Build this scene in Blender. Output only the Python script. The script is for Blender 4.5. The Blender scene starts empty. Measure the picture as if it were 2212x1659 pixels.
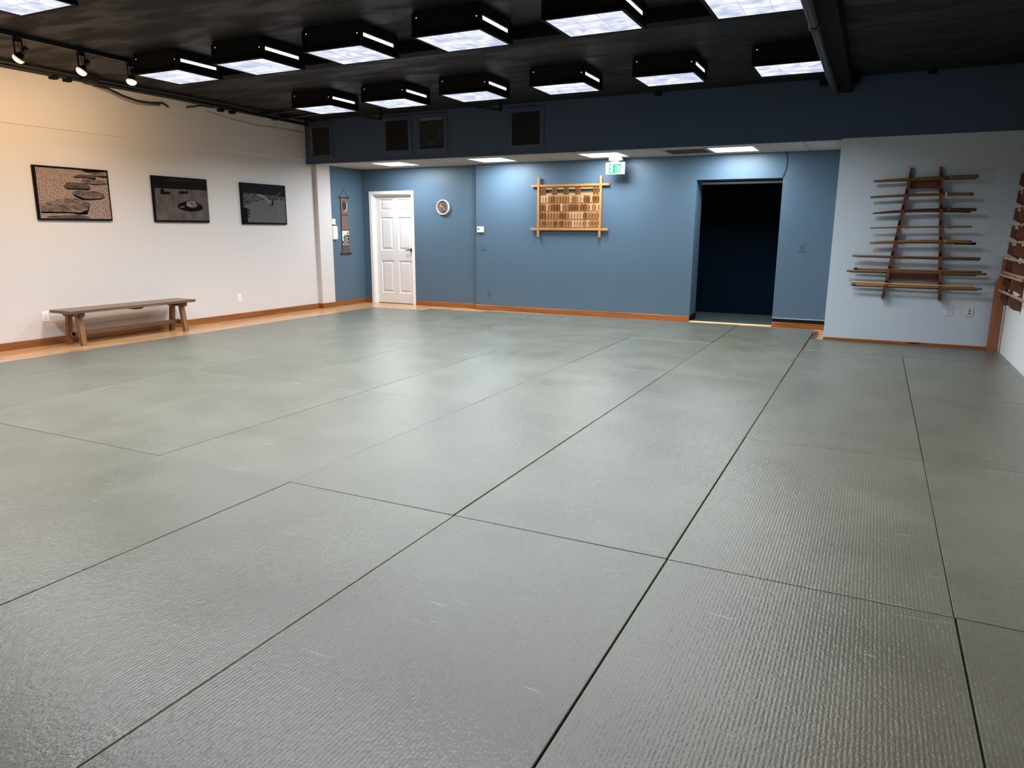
import bpy, math, random
from mathutils import Vector, Matrix, Euler
random.seed(7)
PI = math.pi
scene = bpy.context.scene
COL = scene.collection

# ------------------------------------------------------------------ helpers
def lin(c):
    return tuple((v/12.92 if v <= 0.04045 else ((v+0.055)/1.055)**2.4) for v in c)
def rgb(r, g, b):
    return lin((r/255, g/255, b/255)) + (1.0,)

class MB:
    """collects shapes with material slots and links them as one mesh object"""
    def __init__(s): s.v=[]; s.f=[]; s.m=[]; s.smooth=[]
    def add(s, vs, fs, m=0, sm=False):
        o=len(s.v); s.v += [tuple(p) for p in vs]
        for f in fs: s.f.append(tuple(i+o for i in f)); s.m.append(m); s.smooth.append(sm)
        return s
    def box(s, x0,x1,y0,y1,z0,z1, m=0, bev=0.0):
        if x0>x1: x0,x1=x1,x0
        if y0>y1: y0,y1=y1,y0
        if z0>z1: z0,z1=z1,z0
        b=min(bev,(x1-x0)/2.01,(y1-y0)/2.01,(z1-z0)/2.01)
        if b<=0:
            v=[(x0,y0,z0),(x1,y0,z0),(x1,y1,z0),(x0,y1,z0),(x0,y0,z1),(x1,y0,z1),(x1,y1,z1),(x0,y1,z1)]
            f=[(0,3,2,1),(4,5,6,7),(0,1,5,4),(1,2,6,5),(2,3,7,6),(3,0,4,7)]
            return s.add(v,f,m)
        v=[]; rings=[(z0,b),(z0+b,0),(z1-b,0),(z1,b)]
        for z,i in rings:
            X0,X1,Y0,Y1=x0+i,x1-i,y0+i,y1-i; c=b-i if i==0 else 0
            if i==0: # 8 point ring, chamfered corners
                v+=[(X0+b,Y0,z),(X1-b,Y0,z),(X1,Y0+b,z),(X1,Y1-b,z),(X1-b,Y1,z),(X0+b,Y1,z),(X0,Y1-b,z),(X0,Y0+b,z)]
            else:
                v+=[(X0,Y0,z),(X1,Y0,z),(X1,Y0,z),(X1,Y1,z),(X1,Y1,z),(X0,Y1,z),(X0,Y1,z),(X0,Y0,z)]
        f=[tuple(reversed(range(8))), tuple(range(24,32))]
        for r in range(3):
            for k in range(8):
                a=r*8+k; c2=r*8+(k+1)%8
                f.append((a,c2,c2+8,a+8))
        return s.add(v,f,m)
    def hexa(s, pts, m=0):   # 8 points, bottom 4 ccw then top 4
        return s.add(pts,[(0,3,2,1),(4,5,6,7),(0,1,5,4),(1,2,6,5),(2,3,7,6),(3,0,4,7)],m)
    def tube(s, path, r, n=10, m=0, cap=True):
        P=[Vector(p) for p in path]; rs=r if isinstance(r,(list,tuple)) else [r]*len(P)
        vs=[]; up=None
        for i,p in enumerate(P):
            t=(P[min(i+1,len(P)-1)]-P[max(i-1,0)]).normalized()
            if up is None:
                up=Vector((0,0,1)) if abs(t.z)<0.9 else Vector((1,0,0))
            a=t.cross(up).normalized(); b=a.cross(t).normalized(); up=b
            for k in range(n):
                an=2*PI*k/n; vs.append(p+a*math.cos(an)*rs[i]+b*math.sin(an)*rs[i])
        fs=[]
        for i in range(len(P)-1):
            for k in range(n):
                a=i*n+k; b2=i*n+(k+1)%n
                fs.append((a,b2,b2+n,a+n))
        s.add(vs,fs,m,True)
        if cap:
            o=len(s.v)-len(vs)
            s.f.append(tuple(reversed([o+k for k in range(n)]))); s.m.append(m); s.smooth.append(False)
            s.f.append(tuple(o+(len(P)-1)*n+k for k in range(n))); s.m.append(m); s.smooth.append(False)
        return s
    def lathe(s, prof, axis='z', c=(0,0,0), n=32, m=0, sm=True, mat=None):
        """prof: list of (r, h) along axis"""
        vs=[]
        for r,h in prof:
            for k in range(n):
                a=2*PI*k/n; x,y=r*math.cos(a),r*math.sin(a)
                if axis=='z': p=(x,y,h)
                elif axis=='y': p=(x,h,y)
                else: p=(h,x,y)
                if mat is not None: p=tuple(mat@Vector(p))
                vs.append((p[0]+c[0],p[1]+c[1],p[2]+c[2]))
        fs=[]
        for i in range(len(prof)-1):
            for k in range(n):
                a=i*n+k; b=i*n+(k+1)%n; q=(a,b,b+n,a+n)
                fs.append(q if axis!='y' else tuple(reversed(q)))
        return s.add(vs,fs,m,sm)
    def prism(s, poly, ax, d0, d1, m=0):
        """extrude a 2-D polygon; ax = axis of extrusion"""
        n=len(poly)
        def P(a,b,d): return {'x':(d,a,b),'y':(a,d,b),'z':(a,b,d)}[ax]
        vs=[P(a,b,d0) for a,b in poly]+[P(a,b,d1) for a,b in poly]
        fs=[tuple(range(n)),tuple(reversed(range(n,2*n)))]
        for k in range(n): fs.append((k,n+k,n+(k+1)%n,(k+1)%n))
        return s.add(vs,fs,m)
    def build(s, name, mats, parent=None, loc=(0,0,0), fix=True):
        me=bpy.data.meshes.new(name); me.from_pydata(s.v,[],s.f)
        if not isinstance(mats,(list,tuple)): mats=[mats]
        for mm in mats: me.materials.append(mm)
        for p,mi,sm in zip(me.polygons,s.m,s.smooth): p.material_index=mi; p.use_smooth=sm
        if fix:
            import bmesh
            bm=bmesh.new(); bm.from_mesh(me)
            bmesh.ops.remove_doubles(bm, verts=bm.verts, dist=1e-5)
            bmesh.ops.recalc_face_normals(bm, faces=bm.faces); bm.to_mesh(me); bm.free()
        o=bpy.data.objects.new(name,me); COL.objects.link(o); o.location=loc
        if parent is not None: o.parent=parent
        return o

def tag(o, label, cat, group=None, kind=None):
    o['label']=label; o['category']=cat
    if group: o['group']=group
    if kind: o['kind']=kind
    return o
def struct(o): o['kind']='structure'; return o
def thing(name, label, cat, loc=(0,0,0), rot=(0,0,0), group=None):
    o=bpy.data.objects.new(name,None); COL.objects.link(o); o.empty_display_size=0.1
    o.location=loc; o.rotation_euler=rot
    return tag(o,label,cat,group)
def dup(root, loc, label, rot=None):
    r=root.copy(); COL.objects.link(r); r.location=loc; r['label']=label
    if rot is not None: r.rotation_euler=rot
    for ch in list(root.children):
        c=ch.copy(); COL.objects.link(c); c.parent=r
        for g in list(ch.children):
            d=g.copy(); COL.objects.link(d); d.parent=c
    return r

# ------------------------------------------------------------------ materials
def newmat(name):
    m=bpy.data.materials.new(name); m.use_nodes=True
    nt=m.node_tree; b=nt.nodes['Principled BSDF']; return m,nt,b
def N(nt,t,**k):
    n=nt.nodes.new(t)
    for a,v in k.items(): setattr(n,a,v)
    return n
def L(nt,a,b): nt.links.new(a,b)
def plain(name, c, rough=0.5, metal=0.0, spec=0.5, bump=0.0, bscale=60, var=0.0, vscale=8):
    m,nt,b=newmat(name)
    b.inputs['Base Color'].default_value=c; b.inputs['Roughness'].default_value=rough
    b.inputs['Metallic'].default_value=metal; b.inputs['Specular IOR Level'].default_value=spec
    tc=N(nt,'ShaderNodeTexCoord')
    if bump>0:
        n=N(nt,'ShaderNodeTexNoise'); n.inputs['Scale'].default_value=bscale; n.inputs['Detail'].default_value=3
        bp=N(nt,'ShaderNodeBump'); bp.inputs['Strength'].default_value=bump; bp.inputs['Distance'].default_value=0.01
        L(nt,tc.outputs['Object'],n.inputs['Vector']); L(nt,n.outputs['Fac'],bp.inputs['Height']); L(nt,bp.outputs['Normal'],b.inputs['Normal'])
    if var>0:
        n=N(nt,'ShaderNodeTexNoise'); n.inputs['Scale'].default_value=vscale; n.inputs['Detail'].default_value=5
        r=N(nt,'ShaderNodeMix',data_type='RGBA'); 
        r.inputs[6].default_value=tuple(x*(1-var) for x in c[:3])+(1,); r.inputs[7].default_value=tuple(min(1,x*(1+var)) for x in c[:3])+(1,)
        L(nt,tc.outputs['Object'],n.inputs['Vector']); L(nt,n.outputs['Fac'],r.inputs[0]); L(nt,r.outputs[2],b.inputs['Base Color'])
    return m
def emit(name, c, s):
    m,nt,b=newmat(name); m.cycles.emission_sampling='NONE'
    b.inputs['Base Color'].default_value=(0.02,0.02,0.02,1); b.inputs['Emission Color'].default_value=c
    b.inputs['Emission Strength'].default_value=s; return m
def wood(name, c1, c2, axis='x', rough=0.45, scale=1.0, knots=False, dist=6.0):
    m,nt,b=newmat(name)
    tc=N(nt,'ShaderNodeTexCoord'); mp=N(nt,'ShaderNodeMapping')
    oi=N(nt,'ShaderNodeObjectInfo')
    st={'x':(1.2,22,22),'y':(22,1.2,22),'z':(22,22,1.2)}[axis]
    mp.inputs['Scale'].default_value=tuple(v*scale for v in st)
    L(nt,tc.outputs['Object'],mp.inputs['Vector'])
    ad=N(nt,'ShaderNodeVectorMath',operation='ADD'); L(nt,mp.outputs['Vector'],ad.inputs[0])
    mu=N(nt,'ShaderNodeMath',operation='MULTIPLY'); mu.inputs[1].default_value=37.0
    L(nt,oi.outputs['Random'],mu.inputs[0]); L(nt,mu.outputs[0],ad.inputs[1])
    n=N(nt,'ShaderNodeTexNoise'); n.inputs['Scale'].default_value=1.0; n.inputs['Detail'].default_value=6; n.inputs['Distortion'].default_value=0.6
    L(nt,ad.outputs[0],n.inputs['Vector'])
    cr=N(nt,'ShaderNodeValToRGB'); cr.color_ramp.elements[0].position=0.32; cr.color_ramp.elements[1].position=0.68
    cr.color_ramp.elements[0].color=c1; cr.color_ramp.elements[1].color=c2
    L(nt,n.outputs['Fac'],cr.inputs['Fac'])
    out=cr.outputs['Color']
    if knots:
        vo=N(nt,'ShaderNodeTexVoronoi'); vo.inputs['Scale'].default_value=1.0
        mk=N(nt,'ShaderNodeMapping'); s3={'x':(1.6,9,9),'y':(9,1.6,9),'z':(9,9,1.6)}[axis]; mk.inputs['Scale'].default_value=s3
        L(nt,tc.outputs['Object'],mk.inputs['Vector']); L(nt,mk.outputs['Vector'],vo.inputs['Vector'])
        c3=N(nt,'ShaderNodeValToRGB'); c3.color_ramp.elements[0].position=0.10; c3.color_ramp.elements[1].position=0.17
        c3.color_ramp.elements[0].color=(0,0,0,1); c3.color_ramp.elements[1].color=(1,1,1,1)
        L(nt,vo.outputs['Distance'],c3.inputs['Fac'])
        mx=N(nt,'ShaderNodeMix',data_type='RGBA'); mx.inputs[6].default_value=(c1[0]*.25,c1[1]*.2,c1[2]*.2,1)
        L(nt,c3.outputs['Color'],mx.inputs[0]); L(nt,out,mx.inputs[7]); out=mx.outputs[2]
    L(nt,out,b.inputs['Base Color']); b.inputs['Roughness'].default_value=rough
    bp=N(nt,'ShaderNodeBump'); bp.inputs['Strength'].default_value=0.15; bp.inputs['Distance'].default_value=0.002
    L(nt,n.outputs['Fac'],bp.inputs['Height']); L(nt,bp.outputs['Normal'],b.inputs['Normal'])
    return m

WHITE=plain('wall_paint_white',rgb(209,203,200),0.55,bump=0.10,bscale=70,var=0.02,vscale=1.2,spec=0.3)
WHITE2=plain('wall_paint_white_rough',rgb(226,226,226),0.6,bump=0.35,bscale=45,var=0.03,vscale=2,spec=0.3)
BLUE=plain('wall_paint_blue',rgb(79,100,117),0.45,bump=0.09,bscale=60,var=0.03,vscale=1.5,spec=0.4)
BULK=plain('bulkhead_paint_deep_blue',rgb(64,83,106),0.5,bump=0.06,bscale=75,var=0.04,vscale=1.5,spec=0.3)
LBLUE=plain('wall_paint_pale_blue',rgb(184,195,207),0.5,bump=0.15,bscale=75,var=0.03,vscale=1.5,spec=0.3)
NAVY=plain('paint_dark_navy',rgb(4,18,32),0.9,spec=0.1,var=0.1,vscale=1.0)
CARPET=plain('carpet_grey_green',rgb(54,64,62),0.95,bump=0.4,bscale=300,var=0.1,vscale=60)
TRIMW=plain('paint_trim_white',rgb(236,233,230),0.35)
DOORW=plain('paint_door_white',rgb(226,222,220),0.35)
BLACK=plain('metal_black',(0.006,0.006,0.006,1),0.45)
BLACKM=plain('matte_black',(0.004,0.004,0.004,1),0.8,spec=0.2)
BEAM=plain('beam_black_paint',(0.004,0.0042,0.0045,1),0.8,spec=0.15,bump=0.2,bscale=20)
PLASTIC=plain('plastic_white',rgb(235,234,230),0.35)
BLUEPL=plain('plate_painted_blue',rgb(76,97,115),0.4)
LBLUEPL=plain('plate_painted_pale_blue',rgb(178,189,201),0.4)
PALEPL=plain('plastic_pale_grey',rgb(190,193,192),0.4)
DARKSLOT=plain('dark_slot',(0.01,0.01,0.01,1),0.6)
CHROME=plain('dark_bronze_metal',rgb(90,84,80),0.25,metal=1.0)
SILVER=plain('brushed_metal',rgb(190,188,186),0.35,metal=0.8)
TILE=plain('ceiling_tile_grey',rgb(176,172,166),0.8,bump=0.3,bscale=160,var=0.04,vscale=6)
TGRID=plain('ceiling_grid_white',rgb(150,146,140),0.5)
BASEW=wood('baseboard_pine',rgb(118,70,34),rgb(152,94,48),'x',0.35,knots=True)
BASEWY=wood('baseboard_pine_lengthwise',rgb(118,70,34),rgb(152,94,48),'y',0.35,knots=True)
BENCHW=wood('bench_brown_wood',rgb(92,64,46),rgb(122,88,64),'y',0.3)
BENCHL=wood('bench_leg_wood',rgb(108,72,42),rgb(140,98,60),'z',0.4)
BENCHD=wood('bench_dark_wood',rgb(70,40,26),rgb(98,58,38),'x',0.35)
REDW=wood('rack_red_stained_wood',rgb(84,44,25),rgb(112,60,35),'z',0.4)
REDWX=wood('rack_red_stained_board',rgb(74,32,17),rgb(98,44,24),'x',0.4)
POSTW=wood('post_fir',rgb(118,70,44),rgb(150,92,58),'z',0.5,knots=True)
OAK=wood('stave_oak_x',rgb(112,78,42),rgb(146,106,62),'x',0.35)
OAKD=wood('stave_dark_oak_x',rgb(88,62,36),rgb(116,84,50),'x',0.35)
OAKP=wood('stave_pale_oak_x',rgb(170,128,82),rgb(204,164,112),'x',0.35)
OAKY=wood('stave_oak_y',rgb(150,120,90),rgb(186,154,120),'y',0.35)
REDOAK=wood('stave_red_oak_x',rgb(66,24,18),rgb(92,36,26),'x',0.3)
HONEY=wood('frame_honey_wood_x',rgb(156,108,60),rgb(186,136,82),'x',0.4)
HONEYZ=wood('frame_honey_wood_z',rgb(156,108,60),rgb(186,136,82),'z',0.4)
TAGM=[wood('tag_pale_wood',rgb(172,130,94),rgb(198,158,120),'z',0.45),
      wood('tag_mid_wood',rgb(130,86,48),rgb(158,108,64),'z',0.45),
      wood('tag_dark_wood',rgb(96,54,22),rgb(126,74,32),'z',0.4)]
INK=plain('ink_brown',rgb(70,38,20),0.6)
BTAPE=plain('tape_blue',rgb(36,48,96),0.4)
WTAPE=plain('tape_white',rgb(205,200,190),0.5)
TUBEG=plain('cable_grey',rgb(150,145,138),0.6)

def floorwood():
    m,nt,b=newmat('wood_floor_planks')
    tc=N(nt,'ShaderNodeTexCoord'); mp=N(nt,'ShaderNodeMapping'); mp.inputs['Rotation'].default_value=(0,0,PI/2)
    L(nt,tc.outputs['Object'],mp.inputs['Vector'])
    br=N(nt,'ShaderNodeTexBrick'); br.inputs['Scale'].default_value=1.0
    br.inputs['Brick Width'].default_value=0.9; br.inputs['Row Height'].default_value=0.083; br.inputs['Mortar Size'].default_value=0.0015
    br.inputs['Color1'].default_value=rgb(196,144,98); br.inputs['Color2'].default_value=rgb(214,168,122); br.inputs['Mortar'].default_value=rgb(120,70,36)
    L(nt,mp.outputs['Vector'],br.inputs['Vector'])
    m2=N(nt,'ShaderNodeMapping'); m2.inputs['Scale'].default_value=(30,2,1); L(nt,tc.outputs['Object'],m2.inputs['Vector'])
    n=N(nt,'ShaderNodeTexNoise'); n.inputs['Scale'].default_value=1; n.inputs['Detail'].default_value=5; L(nt,m2.outputs['Vector'],n.inputs['Vector'])
    mx=N(nt,'ShaderNodeMix',data_type='RGBA',blend_type='MULTIPLY'); mx.inputs[0].default_value=0.5
    cr=N(nt,'ShaderNodeValToRGB'); cr.color_ramp.elements[0].position=.3; cr.color_ramp.elements[0].color=(.55,.45,.38,1); cr.color_ramp.elements[1].position=.65
    L(nt,n.outputs['Fac'],cr.inputs['Fac']); L(nt,br.outputs['Color'],mx.inputs[6]); L(nt,cr.outputs['Color'],mx.inputs[7])
    L(nt,mx.outputs[2],b.inputs['Base Color']); b.inputs['Roughness'].default_value=0.22
    return m
FLOORW=floorwood()

def ceilmat():
    m,nt,b=newmat('ceiling_black_paint')
    tc=N(nt,'ShaderNodeTexCoord'); mp=N(nt,'ShaderNodeMapping'); mp.inputs['Scale'].default_value=(1.3,4.6,1)
    L(nt,tc.outputs['Object'],mp.inputs['Vector'])
    n=N(nt,'ShaderNodeTexNoise'); n.inputs['Scale'].default_value=1.1; n.inputs['Detail'].default_value=3; n.inputs['Distortion'].default_value=0.15
    L(nt,mp.outputs['Vector'],n.inputs['Vector'])
    cr=N(nt,'ShaderNodeValToRGB'); cr.color_ramp.elements[0].position=.42; cr.color_ramp.elements[1].position=.56
    cr.color_ramp.elements[0].color=(0.0048,0.0049,0.0053,1); cr.color_ramp.elements[1].color=(0.0115,0.0118,0.0130,1)  # patchy sheen put into the colour too: lighter where the paint is glossier
    L(nt,n.outputs['Fac'],cr.inputs['Fac']); L(nt,cr.outputs['Color'],b.inputs['Base Color'])
    c2=N(nt,'ShaderNodeMapRange'); c2.inputs['From Min'].default_value=.42; c2.inputs['From Max'].default_value=.56
    c2.inputs['To Min'].default_value=.70; c2.inputs['To Max'].default_value=.50
    L(nt,n.outputs['Fac'],c2.inputs['Value']); L(nt,c2.outputs['Result'],b.inputs['Roughness'])
    b.inputs['Specular IOR Level'].default_value=0.22
    return m
CEIL=ceilmat()

def matmat():
    m,nt,b=newmat('tatami_vinyl_sage_grey')
    tc=N(nt,'ShaderNodeTexCoord'); oi=N(nt,'ShaderNodeObjectInfo')
    off=N(nt,'ShaderNodeMath',operation='MULTIPLY'); off.inputs[1].default_value=53.0; L(nt,oi.outputs['Random'],off.inputs[0])
    # fine woven ribs along the mat length
    sx=N(nt,'ShaderNodeSeparateXYZ'); L(nt,tc.outputs['Object'],sx.inputs[0])
    mu=N(nt,'ShaderNodeMath',operation='MULTIPLY'); mu.inputs[1].default_value=2*PI/0.0135; L(nt,sx.outputs['X'],mu.inputs[0])
    sn=N(nt,'ShaderNodeMath',operation='SINE'); L(nt,mu.outputs[0],sn.inputs[0])
    mp=N(nt,'ShaderNodeMapping'); mp.inputs['Scale'].default_value=(150,80,1); L(nt,tc.outputs['Object'],mp.inputs['Vector'])
    wv=N(nt,'ShaderNodeTexNoise'); wv.inputs['Scale'].default_value=1; wv.inputs['Detail'].default_value=2; L(nt,mp.outputs['Vector'],wv.inputs['Vector'])
    # soft creases / dents
    cre=N(nt,'ShaderNodeTexNoise',noise_dimensions='4D'); cre.inputs['Scale'].default_value=26; cre.inputs['Detail'].default_value=4; cre.inputs['Distortion'].default_value=1.2
    L(nt,tc.outputs['Object'],cre.inputs['Vector']); L(nt,off.outputs[0],cre.inputs['W'])
    a1=N(nt,'ShaderNodeMath',operation='MULTIPLY_ADD'); a1.inputs[1].default_value=0.00024; L(nt,sn.outputs[0],a1.inputs[0])
    a2=N(nt,'ShaderNodeMath',operation='MULTIPLY'); a2.inputs[1].default_value=0.0016; L(nt,wv.outputs['Fac'],a2.inputs[0]); L(nt,a2.outputs[0],a1.inputs[2])
    a3=N(nt,'ShaderNodeMath',operation='MULTIPLY_ADD'); a3.inputs[1].default_value=0.0022; L(nt,cre.outputs['Fac'],a3.inputs[0]); L(nt,a1.outputs[0],a3.inputs[2])
    bp=N(nt,'ShaderNodeBump'); bp.inputs['Strength'].default_value=1.0; bp.inputs['Distance'].default_value=1.0
    L(nt,a3.outputs[0],bp.inputs['Height']); L(nt,bp.outputs['Normal'],b.inputs['Normal'])
    # colour: mat to mat tone, slight blotches, scuff lines
    bl=N(nt,'ShaderNodeTexNoise',noise_dimensions='4D'); bl.inputs['Scale'].default_value=2.2; bl.inputs['Detail'].default_value=5
    L(nt,tc.outputs['Object'],bl.inputs['Vector']); L(nt,off.outputs[0],bl.inputs['W'])
    cr=N(nt,'ShaderNodeValToRGB'); cr.color_ramp.elements[0].position=.3; cr.color_ramp.elements[1].position=.7
    cr.color_ramp.elements[0].color=rgb(92,92,82); cr.color_ramp.elements[1].color=rgb(103,104,93)
    L(nt,bl.outputs['Fac'],cr.inputs['Fac'])
    tone=N(nt,'ShaderNodeMapRange'); tone.inputs['To Min'].default_value=.93; tone.inputs['To Max'].default_value=1.05; L(nt,oi.outputs['Random'],tone.inputs['Value'])
    rib=N(nt,'ShaderNodeMath',operation='MULTIPLY_ADD'); rib.inputs[1].default_value=0.035; L(nt,sn.outputs[0],rib.inputs[0]); L(nt,tone.outputs['Result'],rib.inputs[2])
    v=N(nt,'ShaderNodeVectorMath',operation='SCALE'); L(nt,cr.outputs['Color'],v.inputs[0]); L(nt,rib.outputs[0],v.inputs['Scale'])
    ms=N(nt,'ShaderNodeMapping'); ms.inputs['Scale'].default_value=(3.0,26,1); ms.inputs['Rotation'].default_value=(0,0,.25); L(nt,tc.outputs['Object'],ms.inputs['Vector'])
    sc=N(nt,'ShaderNodeTexNoise',noise_dimensions='4D'); sc.inputs['Scale'].default_value=1; sc.inputs['Detail'].default_value=3; sc.inputs['Distortion'].default_value=1.5
    L(nt,ms.outputs['Vector'],sc.inputs['Vector']); L(nt,off.outputs[0],sc.inputs['W'])
    sr=N(nt,'ShaderNodeMapRange'); sr.inputs['From Min'].default_value=.665; sr.inputs['From Max'].default_value=.74; sr.inputs['To Max'].default_value=.35; L(nt,sc.outputs['Fac'],sr.inputs['Value'])
    mx=N(nt,'ShaderNodeMix',data_type='RGBA'); mx.inputs[7].default_value=rgb(165,170,162)
    L(nt,sr.outputs['Result'],mx.inputs[0]); L(nt,v.outputs[0],mx.inputs[6]); L(nt,mx.outputs[2],b.inputs['Base Color'])
    rr=N(nt,'ShaderNodeMapRange'); rr.inputs['From Min'].default_value=.3; rr.inputs['From Max'].default_value=.7; rr.inputs['To Min'].default_value=.275; rr.inputs['To Max'].default_value=.33
    L(nt,bl.outputs['Fac'],rr.inputs['Value']); L(nt,rr.outputs['Result'],b.inputs['Roughness'])
    b.inputs['Specular IOR Level'].default_value=0.50
    return m
MATM=matmat()

# ------------------------------------------------------------------ geometry constants
XL,XR=-8.0,2.0           # side walls
YS=8.95                   # face of the bulkhead over the alcove
ZC=3.06; ZA=2.385         # main ceiling, alcove ceiling
YB=10.20; YBL=10.33       # back wall right / left part
XP=-7.915; XB=-7.935        # pilaster face, blue side wall of alcove
XJ=-5.462                 # jog in the back wall
XE=0.16                   # end of the alcove
F=-0.035                  # wood floor (mat tops lie at z = 0)
YF=-4.2

# ------------------------------------------------------------------ room shell
struct(MB().box(-8.3,2.3,YF-.2,12.0,F-.12,F).build('floor',FLOORW))
struct(MB().box(-8.3,2.3,YF-.2,YS+.15,ZC,ZC+.12).build('ceiling',CEIL))
struct(MB().box(XL-.2,XL,YF,10.6,F,ZC+.1).build('wall_left',WHITE))
struct(MB().box(XL,XL+.011,YF,YS,2.435,ZC,bev=.004).build('trim_1',WHITE))          # thicker upper band of the white wall
struct(MB().box(XL,XP,9.10,9.43,F,ZA).build('trim_2',WHITE))                         # pilaster
struct(MB().box(XL,XB,9.43,YBL,F,ZA).build('wall_alcove_left',BLUE))
struct(MB().box(XR,XR+.2,YF,9.2,F,ZC+.1).build('wall_right',WHITE2))
struct(MB().box(-8.2,2.2,YF-.2,YF,F,ZC+.1).build('wall_front',WHITE))
struct(MB().box(XE,XR+.15,8.97,10.6,F,ZA+.05).build('wall_back_right',LBLUE))
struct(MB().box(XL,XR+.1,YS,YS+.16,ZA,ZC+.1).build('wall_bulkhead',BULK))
# back wall of the alcove: left part with door hole, right part with opening
DX0,DX1=-7.722,-6.845; DZ=1.945
m=MB(); m.box(XL,DX0,YBL,YBL+.3,F,ZA+.1); m.box(DX1,-5.40,YBL,YBL+.3,F,ZA+.1); m.box(DX0,DX1,YBL,YBL+.3,DZ,ZA+.1)
struct(m.build('wall_back_left',BLUE))
OX0,OX1,OZ=-1.785,-0.60,2.04
m=MB(); m.box(XJ,OX0,YB,YB+.4,F,ZA+.1); m.box(OX1,XE+.3,YB,YB+.4,F,ZA+.1); m.box(OX0,OX1,YB,YB+.4,OZ,ZA+.1)
struct(m.build('wall_back',BLUE))
# dark room beyond the opening
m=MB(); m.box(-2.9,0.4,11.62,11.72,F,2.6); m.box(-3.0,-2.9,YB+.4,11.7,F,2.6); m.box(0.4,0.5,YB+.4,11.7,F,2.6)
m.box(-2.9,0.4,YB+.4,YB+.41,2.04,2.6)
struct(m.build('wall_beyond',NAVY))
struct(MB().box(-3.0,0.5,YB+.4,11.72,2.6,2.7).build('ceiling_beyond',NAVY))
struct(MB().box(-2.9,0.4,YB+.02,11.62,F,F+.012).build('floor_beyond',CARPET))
struct(MB().box(OX0,OX1,YB-.015,YB+.03,F,F+.02,bev=.004).build('trim_3',wood('threshold_pale_wood',rgb(214,190,142),rgb(238,218,176),'x',0.4)))
struct(MB().box(OX0,OX1,YB+.36,YB+.40,OZ-.046,OZ-.014,bev=.003).build('trim_4',plain('header_track',rgb(225,214,212),0.3)))
struct(MB().box(OX0,OX0+.012,YB-.001,YB+.4,F,F+.105).build('trim_5',BLACKM))

# alcove ceiling tiles (3-4 mm reveal lines between the tiles show the grid)
def alcove_ceiling():
    m=MB(); m.box(XL,XE+.1,YS+.02,YBL+.05,ZA+.006,ZA+.05,m=1)
    xs=[-0.28-0.61*k for k in range(-1,14)]; ys=[8.73,9.33,9.95,10.56]
    LT=[(-1.50,-0.89),(-3.33,-2.72),(-5.16,-4.55),(-6.99,-6.38)]
    for i in range(len(xs)-1):
        x1,x0=xs[i],xs[i+1]
        for j in range(3):
            y0,y1=ys[j],ys[j+1]
            if j==1 and any(abs(x0-a)<.06 for a,b in LT): continue
            if j==1 and abs(x0+2.11)<.06: continue
            X0,X1=max(x0,XL)+.008,min(x1,XE)-.008; Y0,Y1=max(y0,YS+.03)+.008,min(y1,YBL+.04)-.008
            if X1>X0: m.box(X0,X1,Y0,Y1,ZA,ZA+.008)
    struct(m.build('ceiling_alcove',[TILE,TGRID]))
alcove_ceiling()
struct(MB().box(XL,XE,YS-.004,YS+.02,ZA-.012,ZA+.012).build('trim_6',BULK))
# return-air grille tile
g=thing('ceiling_vent','grey return-air grille among the alcove ceiling tiles left of the rightmost light','vent',(-1.805,9.64,ZA))
m=MB(); m.box(-.297,.297,-.30,-.27,-.004,.006); m.box(-.297,.297,.27,.30,-.004,.006); m.box(-.297,-.267,-.27,.27,-.004,.006); m.box(.267,.297,-.27,.27,-.004,.006)
m.build('frame',plain('vent_grey',rgb(140,136,130),0.5),g)
m=MB()
for k in range(20): 
    y=-.26+k*.0268; m.hexa([(-.267,y,.0),(.267,y,.0),(.267,y+.004,.0),(-.267,y+.004,.0),(-.267,y+.012,.012),(.267,y+.012,.012),(.267,y+.016,.012),(-.267,y+.016,.012)])
m.build('slats',plain('vent_slat_grey',rgb(120,116,110),0.5),g)

# baseboards
def base(name,x0,x1,y0,y1,mat,h=.085,z0=F):
    return struct(MB().box(x0,x1,y0,y1,z0,z0+h,bev=.004).build(name,mat))
base('baseboard_left',XL,XL+.018,YF,9.10,BASEWY)
m=MB(); m.box(XL+.018,XP+.018,9.082,9.10,F,F+.085,bev=.003); m.box(XP,XP+.018,9.10,9.43,F,F+.085,bev=.003); struct(m.build('baseboard_pilaster',BASEWY))
base('baseboard_alcove_left',XB,XB+.018,9.45,YBL,BASEWY)
m=MB(); m.box(XB+.018,-7.80,YBL-.018,YBL,F,F+.085,bev=.003); m.box(-6.78,-5.48,YBL-.018,YBL,F,F+.085,bev=.003); struct(m.build('baseboard_back_left',BASEW))
base('baseboard_back',XJ,OX0,YB-.018,YB,BASEW,h=.088)
base('baseboard_doorway',OX1,XE,YB-.018,YB,BASEW,h=.075)
struct(MB().box(OX1,XE,YB-.014,YB,F+.075,F+.128).build('trim_7',BLACKM))
struct(MB().box(OX1,XE,YB-.016,YB,F+.128,F+.136).build('trim_8',LBLUEPL))
base('baseboard_right',XE,XR,8.952,8.97,BASEW,h=.07)
struct(MB().box(XR-.028,XR-.004,8.88,8.905,F,.52,bev=.002).build('trim_9',TRIMW))

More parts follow.
